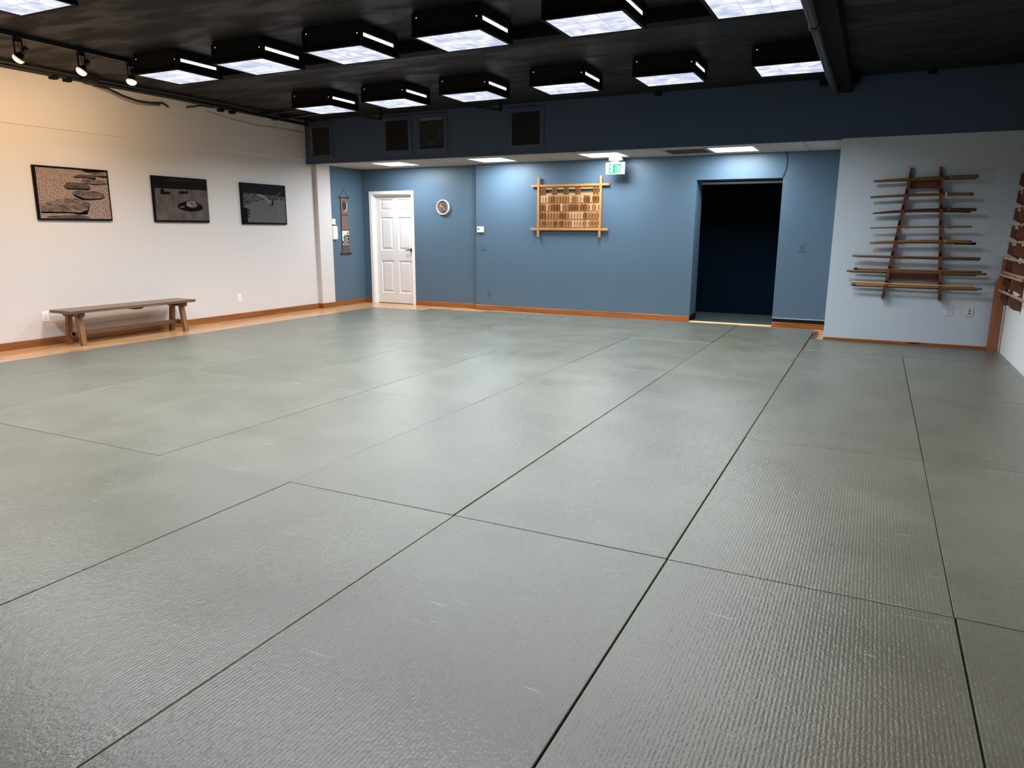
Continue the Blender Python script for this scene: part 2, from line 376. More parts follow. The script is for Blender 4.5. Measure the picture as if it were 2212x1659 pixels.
# beams and pipes under the ceiling
struct(MB().box(-6.35,0.0,5.40,5.56,ZC-.11,ZC,bev=.004).build('trim_10',BEAM))
struct(MB().box(0.0,0.23,YF,YS,ZC-.17,ZC,bev=.006).build('trim_11',BEAM))
m=MB().tube([(0.085,YF,2.77),(0.085,8.3,2.79),(0.06,8.94,2.975)],.036,16)
m.lathe([(.036,5.3),(.043,5.3),(.043,5.38),(.036,5.38)],'y',(0.085,0,2.782),16)
tag(m.build('ceiling_pipe',plain('pipe_black',(0.012,0.012,0.012,1),0.35)),'long black pipe slung below the dark ceiling beam on the right','pipe')
# cap plate where beam meets bulkhead
struct(MB().box(-.13,.30,YS-.10,YS,ZC-.085,ZC,bev=.004).build('trim_12',BLACKM))

# ------------------------------------------------------------------ mats
def mat_mesh(w,l):
    t=.035; b=.0025; m=MB()
    m.box(-w/2,w/2,-l/2,l/2,-t,0,bev=b)
    return m
cols=[(-7.07,-6.081),(-6.078,-5.067),(-5.064,-4.055),(-4.052,-3.042),(-3.039,-2.030),(-2.026,-1.017),(-1.013,-.004),(.001,1.010),(1.014,1.988)]
cname=['first column along the bench-side wood strip','second column from bench wall','third column from bench wall','fourth column from bench wall','fifth column from bench wall','sixth column from bench wall','seventh column, toward dark doorway','column just right of long dark seam','column along right wall']
rows=[(0.0,1.997),(1.999,3.968),(3.970,5.958),(5.960,7.968),(7.970,9.82)]
rname=['front row','second row from front','third row from front','fourth row from front','last row']
protos={}
for ci,(x0,x1) in enumerate(cols):
    for ri,(y0,y1) in enumerate(rows):
        if ri==0 and ci<2: continue
        if ri==4 and ci>6: continue
        if ri==4: y1={0:9.42,1:9.66,2:9.80}.get(ci,9.88)
        w,l=round(x1-x0,3),round(y1-y0,3)
        jx=random.uniform(-.0015,.0015); jy=random.uniform(-.002,.002)
        if ri==0: jx+=.003
        o=mat_mesh(w-.001,l-.0005).build('floor_mat',MATM,None,((x0+x1)/2+jx,(y0+y1)/2+jy,random.uniform(-.0012,.0012)))
        o.rotation_euler=(0,0,random.uniform(-.0005,.0005))
        tag(o,'sage-grey floor mat, %s, %s'%(cname[ci],rname[ri]),'mat','ribbed floor mats covering the room')
o=mat_mesh(.955,1.975).build('floor_mat',MATM,None,(1.0,8.463,0)); o.rotation_euler=(0,0,PI/2)
tag(o,'sage-grey floor mat laid crosswise below the left staff rack wall','mat','ribbed floor mats covering the room')
# dark stained strip in the gap beside the last mat
tag(MB().box(.014,.055,8.99,9.78,F,-.006,bev=.002).build('wood_strip',BENCHD),'short dark wood strip on the floor beside the last mat edge','strip')

# ------------------------------------------------------------------ ceiling lights
GLOW=(0.80,0.86,1.0,1)
def lens_mat():
    m,nt,b=newmat('louver_lens_glow'); m.cycles.emission_sampling='NONE'
    tc=N(nt,'ShaderNodeTexCoord'); oi=N(nt,'ShaderNodeObjectInfo')
    n=N(nt,'ShaderNodeTexNoise',noise_dimensions='4D'); n.inputs['Scale'].default_value=7; n.inputs['Detail'].default_value=2; n.inputs['Distortion'].default_value=.8
    L(nt,tc.outputs['Object'],n.inputs['Vector']); L(nt,oi.outputs['Random'],n.inputs['W'])
    cr=N(nt,'ShaderNodeValToRGB'); cr.color_ramp.elements[0].position=.36; cr.color_ramp.elements[1].position=.60
    cr.color_ramp.elements[0].color=(.50,.56,.80,1); cr.color_ramp.elements[1].color=(.93,.96,1,1)  # shading of the louver cells painted as bluish patches in the emission
    L(nt,n.outputs['Fac'],cr.inputs['Fac']); L(nt,cr.outputs['Color'],b.inputs['Emission Color'])
    b.inputs['Base Color'].default_value=(.1,.1,.1,1); b.inputs['Emission Strength'].default_value=LENS
    return m
LENS=1.0
LENSM=lens_mat(); SLOTM=emit('slot_glow',(.95,.96,1,1),2.6); FIN=emit('louver_fin_painted_glow',(.62,.67,.80,1),.80)  # fins are no lamps; the light they catch is painted as emission
DOT=emit('pinhole_glow',(1,1,1,1),1.2)
LW,LD=.60,.52
def make_light(label,loc):
    t=thing('ceiling_light',label,'ceiling light',loc,group='black louvered ceiling lights')
    H=.20; m=MB()
    hw,hd=LW/2+.028,LD/2+.028; th=.012
    # bottom rim
    m.box(-hw,hw,-hd,-LD/2,0,.016); m.box(-hw,hw,LD/2,hd,0,.016); m.box(-hw,-LW/2,-LD/2,LD/2,0,.016); m.box(LW/2,hw,-LD/2,LD/2,0,.016)
    # flared apron then upright body
    iw,idp=LW/2+.012,LD/2+.012
    for (a,b2) in (((-hw,-hd),(-iw,-idp)),):
        v=[(-hw,-hd,.016),(hw,-hd,.016),(hw,hd,.016),(-hw,hd,.016),(-iw,-idp,.05),(iw,-idp,.05),(iw,idp,.05),(-iw,idp,.05)]
        m.add(v,[(0,1,5,4),(1,2,6,5),(2,3,7,6),(3,0,4,7)])
    m.box(-iw,iw,-idp,-idp+th,.05,H); m.box(-iw,iw,idp-th,idp,.05,H); m.box(-iw,-iw+th,-idp+th,idp-th,.05,H)
    # +x side: slot left open between z .085 and .118
    m.box(iw-th,iw,-idp+th,idp-th,.05,.082); m.box(iw-th,iw,-idp+th,idp-th,.120,H)
    m.box(iw-th,iw,-idp+th,-idp+.045,.082,.120); m.box(iw-th,iw,idp-.045,idp-th,.082,.120)
    m.box(-iw,iw,-idp,idp,H-.004,H)
    # corner brackets
    for sx in (-1,1):
        for sy in (-1,1): m.box(sx*iw-.012,sx*iw+.012,sy*idp-.012,sy*idp+.012,.03,H-.02)
    m.build('housing',BLACKM,t)
    m=MB(); m.box(-LW/2,LW/2,-LD/2,LD/2,.003,.007); m.build('diffuser',LENSM,t)
    m=MB()
    for k in (1,2):
        x=-LW/2+LW*k/3; m.box(x-.002,x+.002,-LD/2+.002,LD/2-.002,.0005,.003)
        y=-LD/2+LD*k/3; m.box(-LW/2+.002,LW/2-.002,y-.002,y+.002,.0005,.003)
    m.build('louver',FIN,t)
    m=MB(); n=8; l0=-idp+.05; st=(2*idp-.10)/n
    for k in range(n): m.box(iw-.008,iw-.004,l0+k*st+.003,l0+(k+1)*st-.003,.086,.112)
    m.build('glowing_slot',SLOTM,t)
    for (x,z) in ((-iw+.03,.15),(iw-.03,.10)):
        m=MB(); m.lathe([(0.0001,-idp-.0015),(.005,-idp-.0015),(.005,-idp)],'y',(x,0,z),8); m.build('pinhole',DOT,t)
    return t
ZL=2.86
XS=[-6.06,-4.93,-3.80,-2.63,-1.46,-.275]
ordn=['first','second','third','fourth','fifth','sixth']
proto=None; lampspots=[]
for yi,(Y,rn) in enumerate(((7.21,'far row nearest the bulkhead'),(4.92,'middle row before the beam'),(2.60,'row nearest the camera'),(.28,'row overhead outside the photo'))):
    for i,X in enumerate(XS):
        lab='black louvered ceiling light, %s from left in the %s'%(ordn[i],rn)
        if yi==2 and i==1: lab='louvered ceiling light cut off by the top left corner of the photo'
        if yi==3 and i>2: continue
        loc=(X,Y-.0,ZL)
        if proto is None: proto=make_light(lab,loc)
        else: dup(proto,loc,lab)
        lampspots.append((X,Y))
def area(name,loc,sx,sy,power,color,spread,rot=(0,0,0)):
    l=bpy.data.lights.new(name,'AREA'); l.shape='RECTANGLE'; l.size=sx; l.size_y=sy; l.energy=power; l.color=color; l.spread=spread
    o=bpy.data.objects.new(name,l); COL.objects.link(o); o.location=loc; o.rotation_euler=rot; return o
PW=33.0
for X,Y in lampspots: area('fluorescent_lamp',(X,Y,ZL-.004),LW-.02,LD-.02,PW,(.92,.965,1.0),math.radians(148))

# alcove troffers
TL=emit('troffer_lens_glow',(.97,.98,1,1),5.0)
for i,(a,b2) in enumerate([(-6.99,-6.38),(-5.16,-4.55),(-3.33,-2.72),(-1.50,-0.89)]):
    cx=(a+b2)/2; nm=['leftmost','second from the left','third from the left, above the exit sign','rightmost, near the dark doorway'][i]
    t=thing('recessed_light','square white recessed light in the alcove ceiling, %s'%nm,'ceiling light',(cx,9.64,ZA),group='recessed lights in the alcove ceiling')
    m=MB(); w=.305; 
    m.box(-w,w,-w,-w+.025,-.003,.012); m.box(-w,w,w-.025,w,-.003,.012); m.box(-w,-w+.025,-w+.025,w-.025,-.003,.012); m.box(w-.025,w,-w+.025,w-.025,-.003,.012)
    m.build('frame',TRIMW,t); MB().box(-w+.025,w-.025,-w+.025,w-.025,.002,.008).build('diffuser',TL,t)
    area('troffer_lamp',(cx,9.64,ZA-.006),.54,.54,44,(.84,.93,1.0),math.radians(180))

# ------------------------------------------------------------------ track with three spotlights
tr=thing('light_track','black ceiling track rail carrying three warm spotlights along the bench wall','track',(-6.6,2.9,3.02))
MB().box(-.018,.018,-1.6,2.15,0,.036,bev=.003).build('rail',BLACK,tr)
MB().box(-.022,.022,2.13,2.20,-.004,.04,bev=.003).build('end_cap',BLACK,tr)
GLASS=emit('warm_lamp_glass',(1.0,.80,.56,1),9.0)
RIM=emit('warm_lamp_rim',(1.0,.55,.25,1),1.1)
def spot(label,y,d,twist,power,tgt,sz=105):
    t=thing('spotlight',label,'spotlight',(-6.6,y,3.018),group='warm track spotlights by the bench wall')
    MB().box(-.022,.022,-.035,.035,-.04,0,bev=.004).build('mount',BLACK,t)
    d=Vector(d).normalized(); C=Vector((0,0,-.165))
    q=d.to_track_quat('Z','Y').to_matrix(); 
    m=MB(); m.box(-.006,.006,-.040,-.030,-.155,-.03); m.box(-.006,.006,.030,.040,-.155,-.03)
    m.tube([(0,0,-.03),(-.03,.02,-.07),(-.01,.04,-.11)],.004,6)
    m.build('yoke',BLACK,t)
    m=MB(); m.lathe([(.0001,-.115),(.022,-.115),(.024,-.10),(.024,-.06),(.016,-.055),(.018,-.04)],'z',C,20,mat=q)
    m.lathe([(.018,-.045),(.03,-.03),(.047,0.0),(.050,.012)],'z',C,24,mat=q); m.build('lamp_holder',BLACK,t)
    m=MB(); m.lathe([(.050,.008),(.052,.018),(.046,.024)],'z',C,28,mat=q); m.build('rim',RIM,t)
    m=MB(); m.lathe([(.048,.020),(.043,.034),(.030,.045),(.014,.050),(.0001,.051)],'z',C,28,mat=q); m.build('bulb_glass',GLASS,t)
    l=bpy.data.lights.new('spot_lamp','SPOT'); l.energy=power; l.color=(1.0,.66,.36); l.spot_size=math.radians(sz); l.spot_blend=1.0; l.shadow_soft_size=.045
    o=bpy.data.objects.new('spot_lamp',l); COL.objects.link(o)
    p=Vector((-6.6,y,3.018))+C+d*.07; o.location=p
    o.rotation_euler=(Vector(tgt)-p).to_track_quat('-Z','Y').to_euler()
    return t
spot('warm track spotlight nearest the left edge of the photo, tilted to the wall',3.63,(-.50,-.38,-.78),0,46,(-8.0,3.7,2.15),130)
spot('middle of the three warm track spotlights, brightest glow',4.23,(-.20,-.52,-.83),0,55,(-8.0,4.6,2.2),135)
spot('warm track spotlight nearest the row of black ceiling lights, aimed down',4.77,(.05,-.25,-.97),0,46,(-8.0,5.8,2.1),145)
# same kind of warm spots beyond the frame: over the front-left wall and over the right side
def bare_spot(p,tgt,e,sz=90):
    l=bpy.data.lights.new('spot_lamp','SPOT'); l.energy=e; l.color=(1.0,.66,.38); l.spot_size=math.radians(sz); l.spot_blend=1.0; l.shadow_soft_size=.05
    o=bpy.data.objects.new('spot_lamp',l); COL.objects.link(o); o.location=p
    o.rotation_euler=(Vector(tgt)-Vector(p)).to_track_quat('-Z','Y').to_euler()
bare_spot((-6.6,2.9,2.85),(-8.0,3.1,2.1),42,120)
bare_spot((1.0,4.6,2.85),(1.0,2.4,0),30,120)
bare_spot((1.0,2.2,2.85),(1.9,4.0,0),22,110)

# ------------------------------------------------------------------ conduits along the bench wall
def run(label,pts,r,mat=BLACK,name='conduit',cat='pipe',group=None,n=10):
    return tag(MB().tube(pts,r,n).build(name,mat),label,cat,group)
run('upper thin black conduit along the bench wall below the ceiling',[(-7.80,YF+.1,3.035),(-7.80,5.6,3.035),(-7.74,7.0,3.035),(-7.74,8.9,3.035)],.014,group='conduits along the bench wall')
run('thick black conduit in the angle of bench wall and ceiling',[(-7.93,YF+.1,3.02),(-7.93,6.3,3.02),(-7.92,8.93,2.995)],.024,group='conduits along the bench wall')
run('thin black cable clipped beside the thick conduit at the bench wall',[(-7.86,YF+.1,3.02)]+[(-7.86+.012*math.sin(k*1.3),3.0+k*.42,3.03+.008*math.cos(k*2.1)) for k in range(14)],.008,name='cable',cat='cable')
for i,y in enumerate((4.02,4.76,4.92)):
    tag(MB().box(-7.990,-7.905,y,y+.07,2.975,3.03,bev=.004).build('conduit_clamp',BLACKM),'small black conduit clamp on the bench wall, %s from the left'%['first','second','third'][i],'clamp','black conduit clamps on the bench wall')
for i,y in enumerate((7.15,7.36)):
    tag(MB().box(-7.990,-7.905,y,y+.06,2.955,3.01,bev=.004).build('conduit_clamp',BLACKM),'small black conduit clamp high on the bench wall past the third picture, %s'%['nearer one','farther one'][i],'clamp','black conduit clamps on the bench wall')
tag(MB().box(-7.80,-7.68,5.00,5.18,2.99,3.058,bev=.006).build('junction_box',BLACKM),'black electrical junction box on the ceiling near the bench wall spotlights','electrical box')
run('sagging black cable with grey side below the aimed-down spotlight',[(-7.93,5.15,3.00),(-7.95,5.45,2.985),(-7.95,5.65,2.93),(-7.95,5.85,2.90),(-7.95,6.05,2.905),(-7.95,6.22,2.93),(-7.974,6.32,2.90)],.014,name='cable',cat='cable')
run('grey cable drooping along the top of the bench wall',[(-7.980,5.30,2.985),(-7.980,5.50,2.945),(-7.980,5.68,2.895),(-7.980,5.85,2.868),(-7.980,6.05,2.878),(-7.980,6.20,2.90)],.012,TUBEG,name='cable',cat='cable')
run('short black cable end curling from the bench wall above the second picture',[(-7.982,6.62,2.935),(-7.96,6.70,2.955),(-7.94,6.82,2.985),(-7.93,7.05,2.99)],.011,name='cable',cat='cable')
run('thin pinkish wire sloping along the upper bench wall to the corner',[(-7.986,6.95,2.935),(-7.986,7.4,2.885),(-7.986,7.9,2.86),(-7.986,8.4,2.875),(-7.986,8.9,2.87)],.004,plain('wire_pink',rgb(150,120,110),.6),name='wire',cat='wire')
for i,(y,z) in enumerate(((7.90,3.01),(8.22,2.99))):
    t=thing('pipe_stub','capped black pipe ending at the bench wall near the corner, %s one'%['nearer','farther'][i],'pipe',(-7.93,y,z),group='capped black pipes in the far left corner')
    MB().tube([(-.07,0,0),(.9,0,.02)],.019,12).build('pipe',BLACK,t); MB().tube([(-.0,0,0),(.05,0,0)],.027,12).build('cap',BLACK,t)
# hanging brackets at the bulkhead
for i,(x,lab) in enumerate(((-6.12,'black hanging arm bracket by the bulkhead left of the twin vents'),(-4.12,'black hanging arm bracket by the bulkhead left of the single vent'))):
    t=thing('hanging_bracket',lab,'bracket',(x,8.5,ZC),group='black hanging brackets at the bulkhead')
    MB().box(-.02,.02,-.02,.02,-.155,0,bev=.002).build('upright',BLACK,t)
    m=MB(); m.hexa([(-.62,-.02,-.045),(.0,-.02,-.165),(.0,.02,-.165),(-.62,.02,-.045),(-.62,-.02,-.005),(.0,-.02,-.120),(.0,.02,-.120),(-.62,.02,-.005)]); m.build('arm',BLACK,t)
    MB().tube([(-.36,0,-.09),(-.33,0,-.125),(-.28,0,-.155),(-.22,0,-.14),(-.17,0,-.125)],.004,6).build('wire_loop',BLACK,t)
for i,(x,z) in enumerate(((-2.05,ZC),(1.02,ZC))):
    tag(MB().box(x-.04,x+.04,YS-.10,YS-.01,z-.045,z,bev=.004).build('ceiling_clip',BLACKM),['small black clip where the ceiling meets the bulkhead above the exit sign','small black clip where the ceiling meets the bulkhead above the left staff rack'][i],'clip')

# ------------------------------------------------------------------ vents on the bulkhead
VB=plain('vent_painted_blue',rgb(60,78,98),0.4)
VD=plain('vent_dark_mesh',(0.010,0.009,0.008,1),0.7,bump=.3,bscale=300)
VG=plain('vent_brown_grille',(0.022,0.018,0.016,1),0.6)
def vent(x0,x1,z0,z1,kind,label):
    cx,cz=(x0+x1)/2,(z0+z1)/2; w,h=(x1-x0)/2,(z1-z0)/2
    t=thing('wall_vent',label,'vent',(cx,YS,cz),group='vents along the bulkhead')
    fr=.065; m=MB()
    m.box(-w,w,-.014,0,-h,-h+fr,bev=.002); m.box(-w,w,-.014,0,h-fr,h,bev=.002); m.box(-w,-w+fr,-.014,0,-h+fr,h-fr,bev=.002); m.box(w-fr,w,-.014,0,-h+fr,h-fr,bev=.002)
    m.build('frame',VB,t)
    if kind in ('bevel','round'):
        b0=fr; b1=fr+.035; m=MB()
        o=[(-w+b0,-.02,-h+b0),(w-b0,-.02,-h+b0),(w-b0,-.02,h-b0),(-w+b0,-.02,h-b0)]; i_=[(-w+b1,-.002,-h+b1),(w-b1,-.002,-h+b1),(w-b1,-.002,h-b1),(-w+b1,-.002,h-b1)]
        p=[(a,-.0005,c) for a,_,c in o]
        m.add(o+i_,[(0,1,5,4),(1,2,6,5),(2,3,7,6),(3,0,4,7)]); m.add(o+p,[(1,0,4,5),(2,1,5,6),(3,2,6,7),(0,3,7,4)])
        m.build('inner_frame',plain('vent_bevel_dark',rgb(48,52,54),0.35) ,t,fix=False)
        MB().box(-w+b1-.01,w-b1+.01,-.004,-.001,-h+b1-.01,h-b1+.01).build('mesh_panel',VD,t)
        if kind=='round':
            m=MB()
            for k in range(22):
                a=2*PI*k/22; r=.135; m.box(r*math.cos(a)-.007,r*math.cos(a)+.007,-.009,-.004,r*1.15*math.sin(a)-.004,r*1.15*math.sin(a)+.004)
            m.build('hole_ring',plain('ring_grey',rgb(120,130,134),.4),t)
    else:
        MB().box(-w+fr,w-fr,-.003,-.001,-h+fr,h-fr).build('backing',VD,t)
        m=MB()
        if kind=='vert':
            n=34
            for k in range(n):
                x=-w+fr+.004+(2*w-2*fr-.008)*k/(n-1); m.box(x-.0022,x+.0022,-.012,-.003,-h+fr,h-fr)
        else:
            n=26
            for k in range(n):
                z=-h+fr+.006+(2*h-2*fr-.012)*k/(n-1); m.hexa([(-w+fr,-.012,z-.006),(w-fr,-.012,z-.006),(w-fr,-.003,z+.002),(-w+fr,-.003,z+.002),(-w+fr,-.012,z-.003),(w-fr,-.012,z-.003),(w-fr,-.003,z+.005),(-w+fr,-.003,z+.005)])
        m.build('grille',VG,t)
vent(-7.93,-7.41,2.44,3.03,'bevel','dark framed vent at the left end of the blue bulkhead')
vent(-6.42,-5.88,2.455,3.02,'vert','brown vent with fine vertical slats, left one of the touching bulkhead pair')
vent(-5.80,-5.24,2.455,3.02,'round','black vent with ring of small holes, right one of the touching bulkhead pair')
vent(-4.23,-3.665,2.435,3.01,'horz','brown vent with horizontal slats alone on the bulkhead above the tag board')

# ------------------------------------------------------------------ door
d=struct(bpy.data.objects.new('door_1',None)); COL.objects.link(d); d.location=(-7.283,YBL,F)
m=MB(); w=.4385; H=DZ-F   # opening half width/height
cs=.055
m.box(-w-.055,-w+.006,-.018,0,0,H+.05,bev=.004); m.box(w-.006,w+.045,-.018,0,0,H+.05,bev=.004); m.box(-w+.006,w-.006,-.018,0,H-.006,H+.05,bev=.004)
m.box(-w,-w+.018,0,.16,0,H); m.box(w-.018,w,0,.16,0,H); m.box(-w+.018,w-.018,0,.16,H-.018,H)
m.box(-w+.018,-w+.03,.055,.075,0,H-.018); m.box(w-.03,w-.018,.055,.075,0,H-.018); m.box(-w+.03,w-.03,.055,.075,H-.03,H-.018)
m.build('door_frame',TRIMW,d)
def leaf():
    x0,x1=-w+.020,w-.020; z0,z1=.010,H-.020; y=.078; m=MB()
    m.box(x0,x1,y+.022,y+.045,z0,z1)
    W_,H_=x1-x0,z1-z0
    us=[(.12,.455),(.585,.925)]; vs=[(.035,.14),(.198,.505),(.598,.905)]
    xs=[x0,x0+us[0][0]*W_,x0+us[0][1]*W_,x0+us[1][0]*W_,x0+us[1][1]*W_,x1]
    zs=[z1]+[z1-v*H_ for p in vs for v in p]+[z0]
    for i in range(5):
        for j in range(7):
            a0,a1=xs[i],xs[i+1]; c1,c0=zs[j],zs[j+1]
            if i in (1,3) and j in (1,3,5):
                # sunk moulding, then a raised field
                def ring(k,yy): return [(a0+k,yy,c0+k),(a1-k,yy,c0+k),(a1-k,yy,c1-k),(a0+k,yy,c1-k)]
                R=[ring(0,y),ring(.014,y+.018),ring(.024,y+.018),ring(.056,y+.003)]
                v=sum(R,[]); f=[]
                for r in range(3):
                    for k in range(4): f.append((r*4+k,r*4+(k+1)%4,(r+1)*4+(k+1)%4,(r+1)*4+k))
                f.append((12,13,14,15)); m.add(v,f)
            else: m.add([(a0,y,c0),(a1,y,c0),(a1,y,c1),(a0,y,c1)],[(0,1,2,3)])
    e=[(x0,y,z0),(x1,y,z0),(x1,y,z1),(x0,y,z1),(x0,y+.023,z0),(x1,y+.023,z0),(x1,y+.023,z1),(x0,y+.023,z1)]
    m.add(e,[(0,1,5,4),(1,2,6,5),(2,3,7,6),(3,0,4,7)])
    return m.build('door_leaf',DOORW,d,fix=False)
lf=leaf()
m=MB(); hx=w-.075; hz=.985
m.lathe([(.0001,.055),(.020,.057),(.032,.066),(.034,.078)],'y',(hx,0,hz),24); m.tube([(hx,.062,hz),(hx,.03,hz)],.010,12)
m.tube([(hx,.032,hz),(hx-.03,.028,hz+.006),(hx-.07,.028,hz-.004),(hx-.115,.030,hz-.004)],[.011,.010,.008,.006],10)
m.build('handle',CHROME,lf)

# ------------------------------------------------------------------ pictures on the bench wall
def pmat(name,c,rough=.6,noise=None,c2=None,scale=60,map_=(1,1,1)):
    m,nt,b=newmat(name); b.inputs['Roughness'].default_value=rough; b.inputs['Base Color'].default_value=c; b.inputs['Specular IOR Level'].default_value=.06; b.inputs['Roughness'].default_value=max(rough,.6)
    if noise:
        tc=N(nt,'ShaderNodeTexCoord'); mp=N(nt,'ShaderNodeMapping'); mp.inputs['Scale'].default_value=map_; L(nt,tc.outputs['Object'],mp.inputs['Vector'])
        n=N(nt,'ShaderNodeTexNoise'); n.inputs['Scale'].default_value=scale; n.inputs['Detail'].default_value=3; L(nt,mp.outputs['Vector'],n.inputs['Vector'])
        cr=N(nt,'ShaderNodeValToRGB'); cr.color_ramp.elements[0].position=.5-noise; cr.color_ramp.elements[1].position=.5+noise
        cr.color_ramp.elements[0].color=c; cr.color_ramp.elements[1].color=c2; L(nt,n.outputs['Fac'],cr.inputs['Fac']); L(nt,cr.outputs['Color'],b.inputs['Base Color'])
    return m
PB=pmat('print_black',rgb(8,6,6),.6)
def picture(y0,y1,z0,z1,polys,mats,label,skew=0.0):
    t=thing('framed_picture',label,'picture',(XL+.002,y0,z0),group='dark framed photographs on the bench wall')
    m=MB(); W_,H_=y1-y0,z1-z0; fr=.012
    m.box(0,.028,0,W_,0,H_,bev=.002); m.build('frame',plain('frame_black',(0.004,0.0035,0.0035,1),.6,spec=.08),t)
    m=MB(); x=.0284
    for i,(mi,pl) in enumerate(polys):
        pts=[(x+.00015*i,u*W_,v*H_) for u,v in pl]
        m.add(pts,[tuple(range(len(pts)))],mi)
    o=m.build('print',mats,t,fix=False)
    # each flat shape faces into the room
    for p in o.data.polygons:
        if p.normal.x<0: p.flip()
    return t
GR=pmat('print_gravel',rgb(88,70,62),.5,.10,rgb(178,156,144),110)
S1=pmat('print_stone_light',rgb(72,58,52),.5,.14,rgb(138,120,110),14,(1,1,5)); S2=pmat('print_stone_mid',rgb(62,52,46),.5,.2,rgb(98,86,78),16,(1,1,4)); S3=pmat('print_stone_dark',rgb(70,58,54),.5,.2,rgb(124,108,100),15,(1,1,4))
P1=[(0,[(0.033,0.962),(0.978,0.965),(0.98,0.037),(0.025,0.031)]),
(1,[(0.626,0.961),(0.679,0.933),(0.746,0.928),(0.978,0.963),(0.979,0.994)]),
(2,[(0.728,0.906),(0.772,0.899),(0.821,0.883),(0.978,0.887),(0.981,0.949),(0.831,0.941)]),
(1,[(0.744,0.896),(0.821,0.879),(0.883,0.877),(0.979,0.883),(0.978,0.85),(0.914,0.848),(0.825,0.859)]),
(1,[(0.51,0.841),(0.525,0.811),(0.71,0.816),(0.799,0.8),(0.822,0.814),(0.82,0.859)]),
(3,[(0.516,0.838),(0.592,0.881),(0.659,0.883),(0.76,0.881),(0.823,0.871),(0.817,0.826),(0.767,0.834),(0.543,0.825)]),
(1,[(0.609,0.735),(0.702,0.703),(0.813,0.692),(0.976,0.722),(0.977,0.743)]),
(4,[(0.61,0.783),(0.647,0.803),(0.765,0.805),(0.876,0.783),(0.978,0.763),(0.976,0.73),(0.871,0.713),(0.792,0.709),(0.703,0.719),(0.614,0.732)]),
(1,[(0.369,0.614),(0.412,0.586),(0.693,0.586),(0.721,0.617),(0.722,0.673)]),
(3,[(0.362,0.637),(0.404,0.703),(0.456,0.723),(0.546,0.718),(0.647,0.719),(0.701,0.695),(0.716,0.664),(0.707,0.615),(0.582,0.61),(0.442,0.608),(0.386,0.616)]),
(1,[(0.454,0.511),(0.503,0.451),(0.594,0.393),(0.707,0.395),(0.85,0.419),(0.913,0.46),(0.915,0.492)]),
(4,[(0.454,0.519),(0.499,0.557),(0.552,0.576),(0.636,0.574),(0.805,0.578),(0.871,0.551),(0.913,0.509),(0.905,0.471),(0.841,0.439),(0.726,0.424),(0.625,0.426),(0.527,0.476),(0.461,0.496)]),
(1,[(0.033,0.152),(0.039,0.126),(0.432,0.134),(0.516,0.113),(0.641,0.116),(0.67,0.197),(0.696,0.318),(0.686,0.334)]),
(2,[(0.037,0.288),(0.109,0.337),(0.226,0.381),(0.37,0.424),(0.484,0.43),(0.566,0.399),(0.676,0.357),(0.685,0.326),(0.668,0.245),(0.654,0.205),(0.547,0.153),(0.434,0.161),(0.207,0.158),(0.033,0.152)]),
(4,[(0.038,0.243),(0.16,0.271),(0.332,0.301),(0.501,0.285),(0.666,0.301),(0.666,0.261),(0.497,0.23),(0.323,0.192),(0.038,0.171)]),
(3,[(0.084,0.043),(0.132,0.079),(0.372,0.093),(0.544,0.11),(0.655,0.069),(0.681,0.036),(0.367,0.034)])]
picture(4.44,5.35,1.405,2.015,P1,[GR,PB,S1,S2,S3],'black framed photograph of flat stepping stones on gravel, above the bench')
SA=pmat('print_sand',rgb(70,62,60),.45,.3,rgb(104,94,92),9); BD=pmat('print_band',rgb(38,32,32),.4); RK=pmat('print_rock',rgb(24,20,20),.4,.05,rgb(150,142,138),30,(1,1,2.5)); LT_=pmat('print_highlight',rgb(170,164,158),.4)
P2=[(0,[(0.037,0.73),(0.992,0.748),(0.994,0.05),(0.022,0.043)]),
(1,[(0.179,0.905),(0.317,0.964),(0.714,0.958),(0.711,0.921),(0.545,0.903),(0.19,0.892)]),
(1,[(0.762,0.955),(0.964,0.958),(0.974,0.929),(0.729,0.915)]),
(2,[(0.107,0.618),(0.133,0.637),(0.132,0.694),(0.162,0.732),(0.196,0.698),(0.205,0.649),(0.234,0.676),(0.282,0.661),(0.317,0.638),(0.279,0.614),(0.186,0.601)]),
(2,[(0.446,0.646),(0.474,0.688),(0.518,0.702),(0.56,0.687),(0.57,0.665),(0.582,0.703),(0.622,0.706),(0.627,0.647),(0.525,0.636)]),
(2,[(0.409,0.349),(0.435,0.408),(0.499,0.448),(0.575,0.481),(0.613,0.49),(0.698,0.487),(0.788,0.447),(0.864,0.398),(0.886,0.358),(0.863,0.3),(0.774,0.259),(0.65,0.244),(0.528,0.258),(0.439,0.299)]),
(3,[(0.569,0.399),(0.587,0.474),(0.625,0.491),(0.692,0.48),(0.755,0.423),(0.804,0.41),(0.75,0.348),(0.657,0.337),(0.597,0.364)]),
(3,[(0.458,0.351),(0.506,0.367),(0.554,0.355),(0.521,0.324),(0.465,0.322)]),
(4,[(0.575,0.392),(0.642,0.388),(0.684,0.368),(0.64,0.362),(0.586,0.378)]),
(4,[(0.692,0.48),(0.716,0.481),(0.764,0.42),(0.749,0.415)])]
picture(5.96,6.85,1.40,2.0,P2,[SA,BD,PB,RK,LT_],'black framed photograph of rocks on raked sand, the middle picture')
WA=pmat('print_water',rgb(84,80,82),.4,.25,rgb(98,94,96),12,(1,1,6)); WV=pmat('print_wave',rgb(30,26,28),.4,.08,rgb(100,96,98),16,(1,1,9)); WG=pmat('print_wing',rgb(118,118,120),.4)
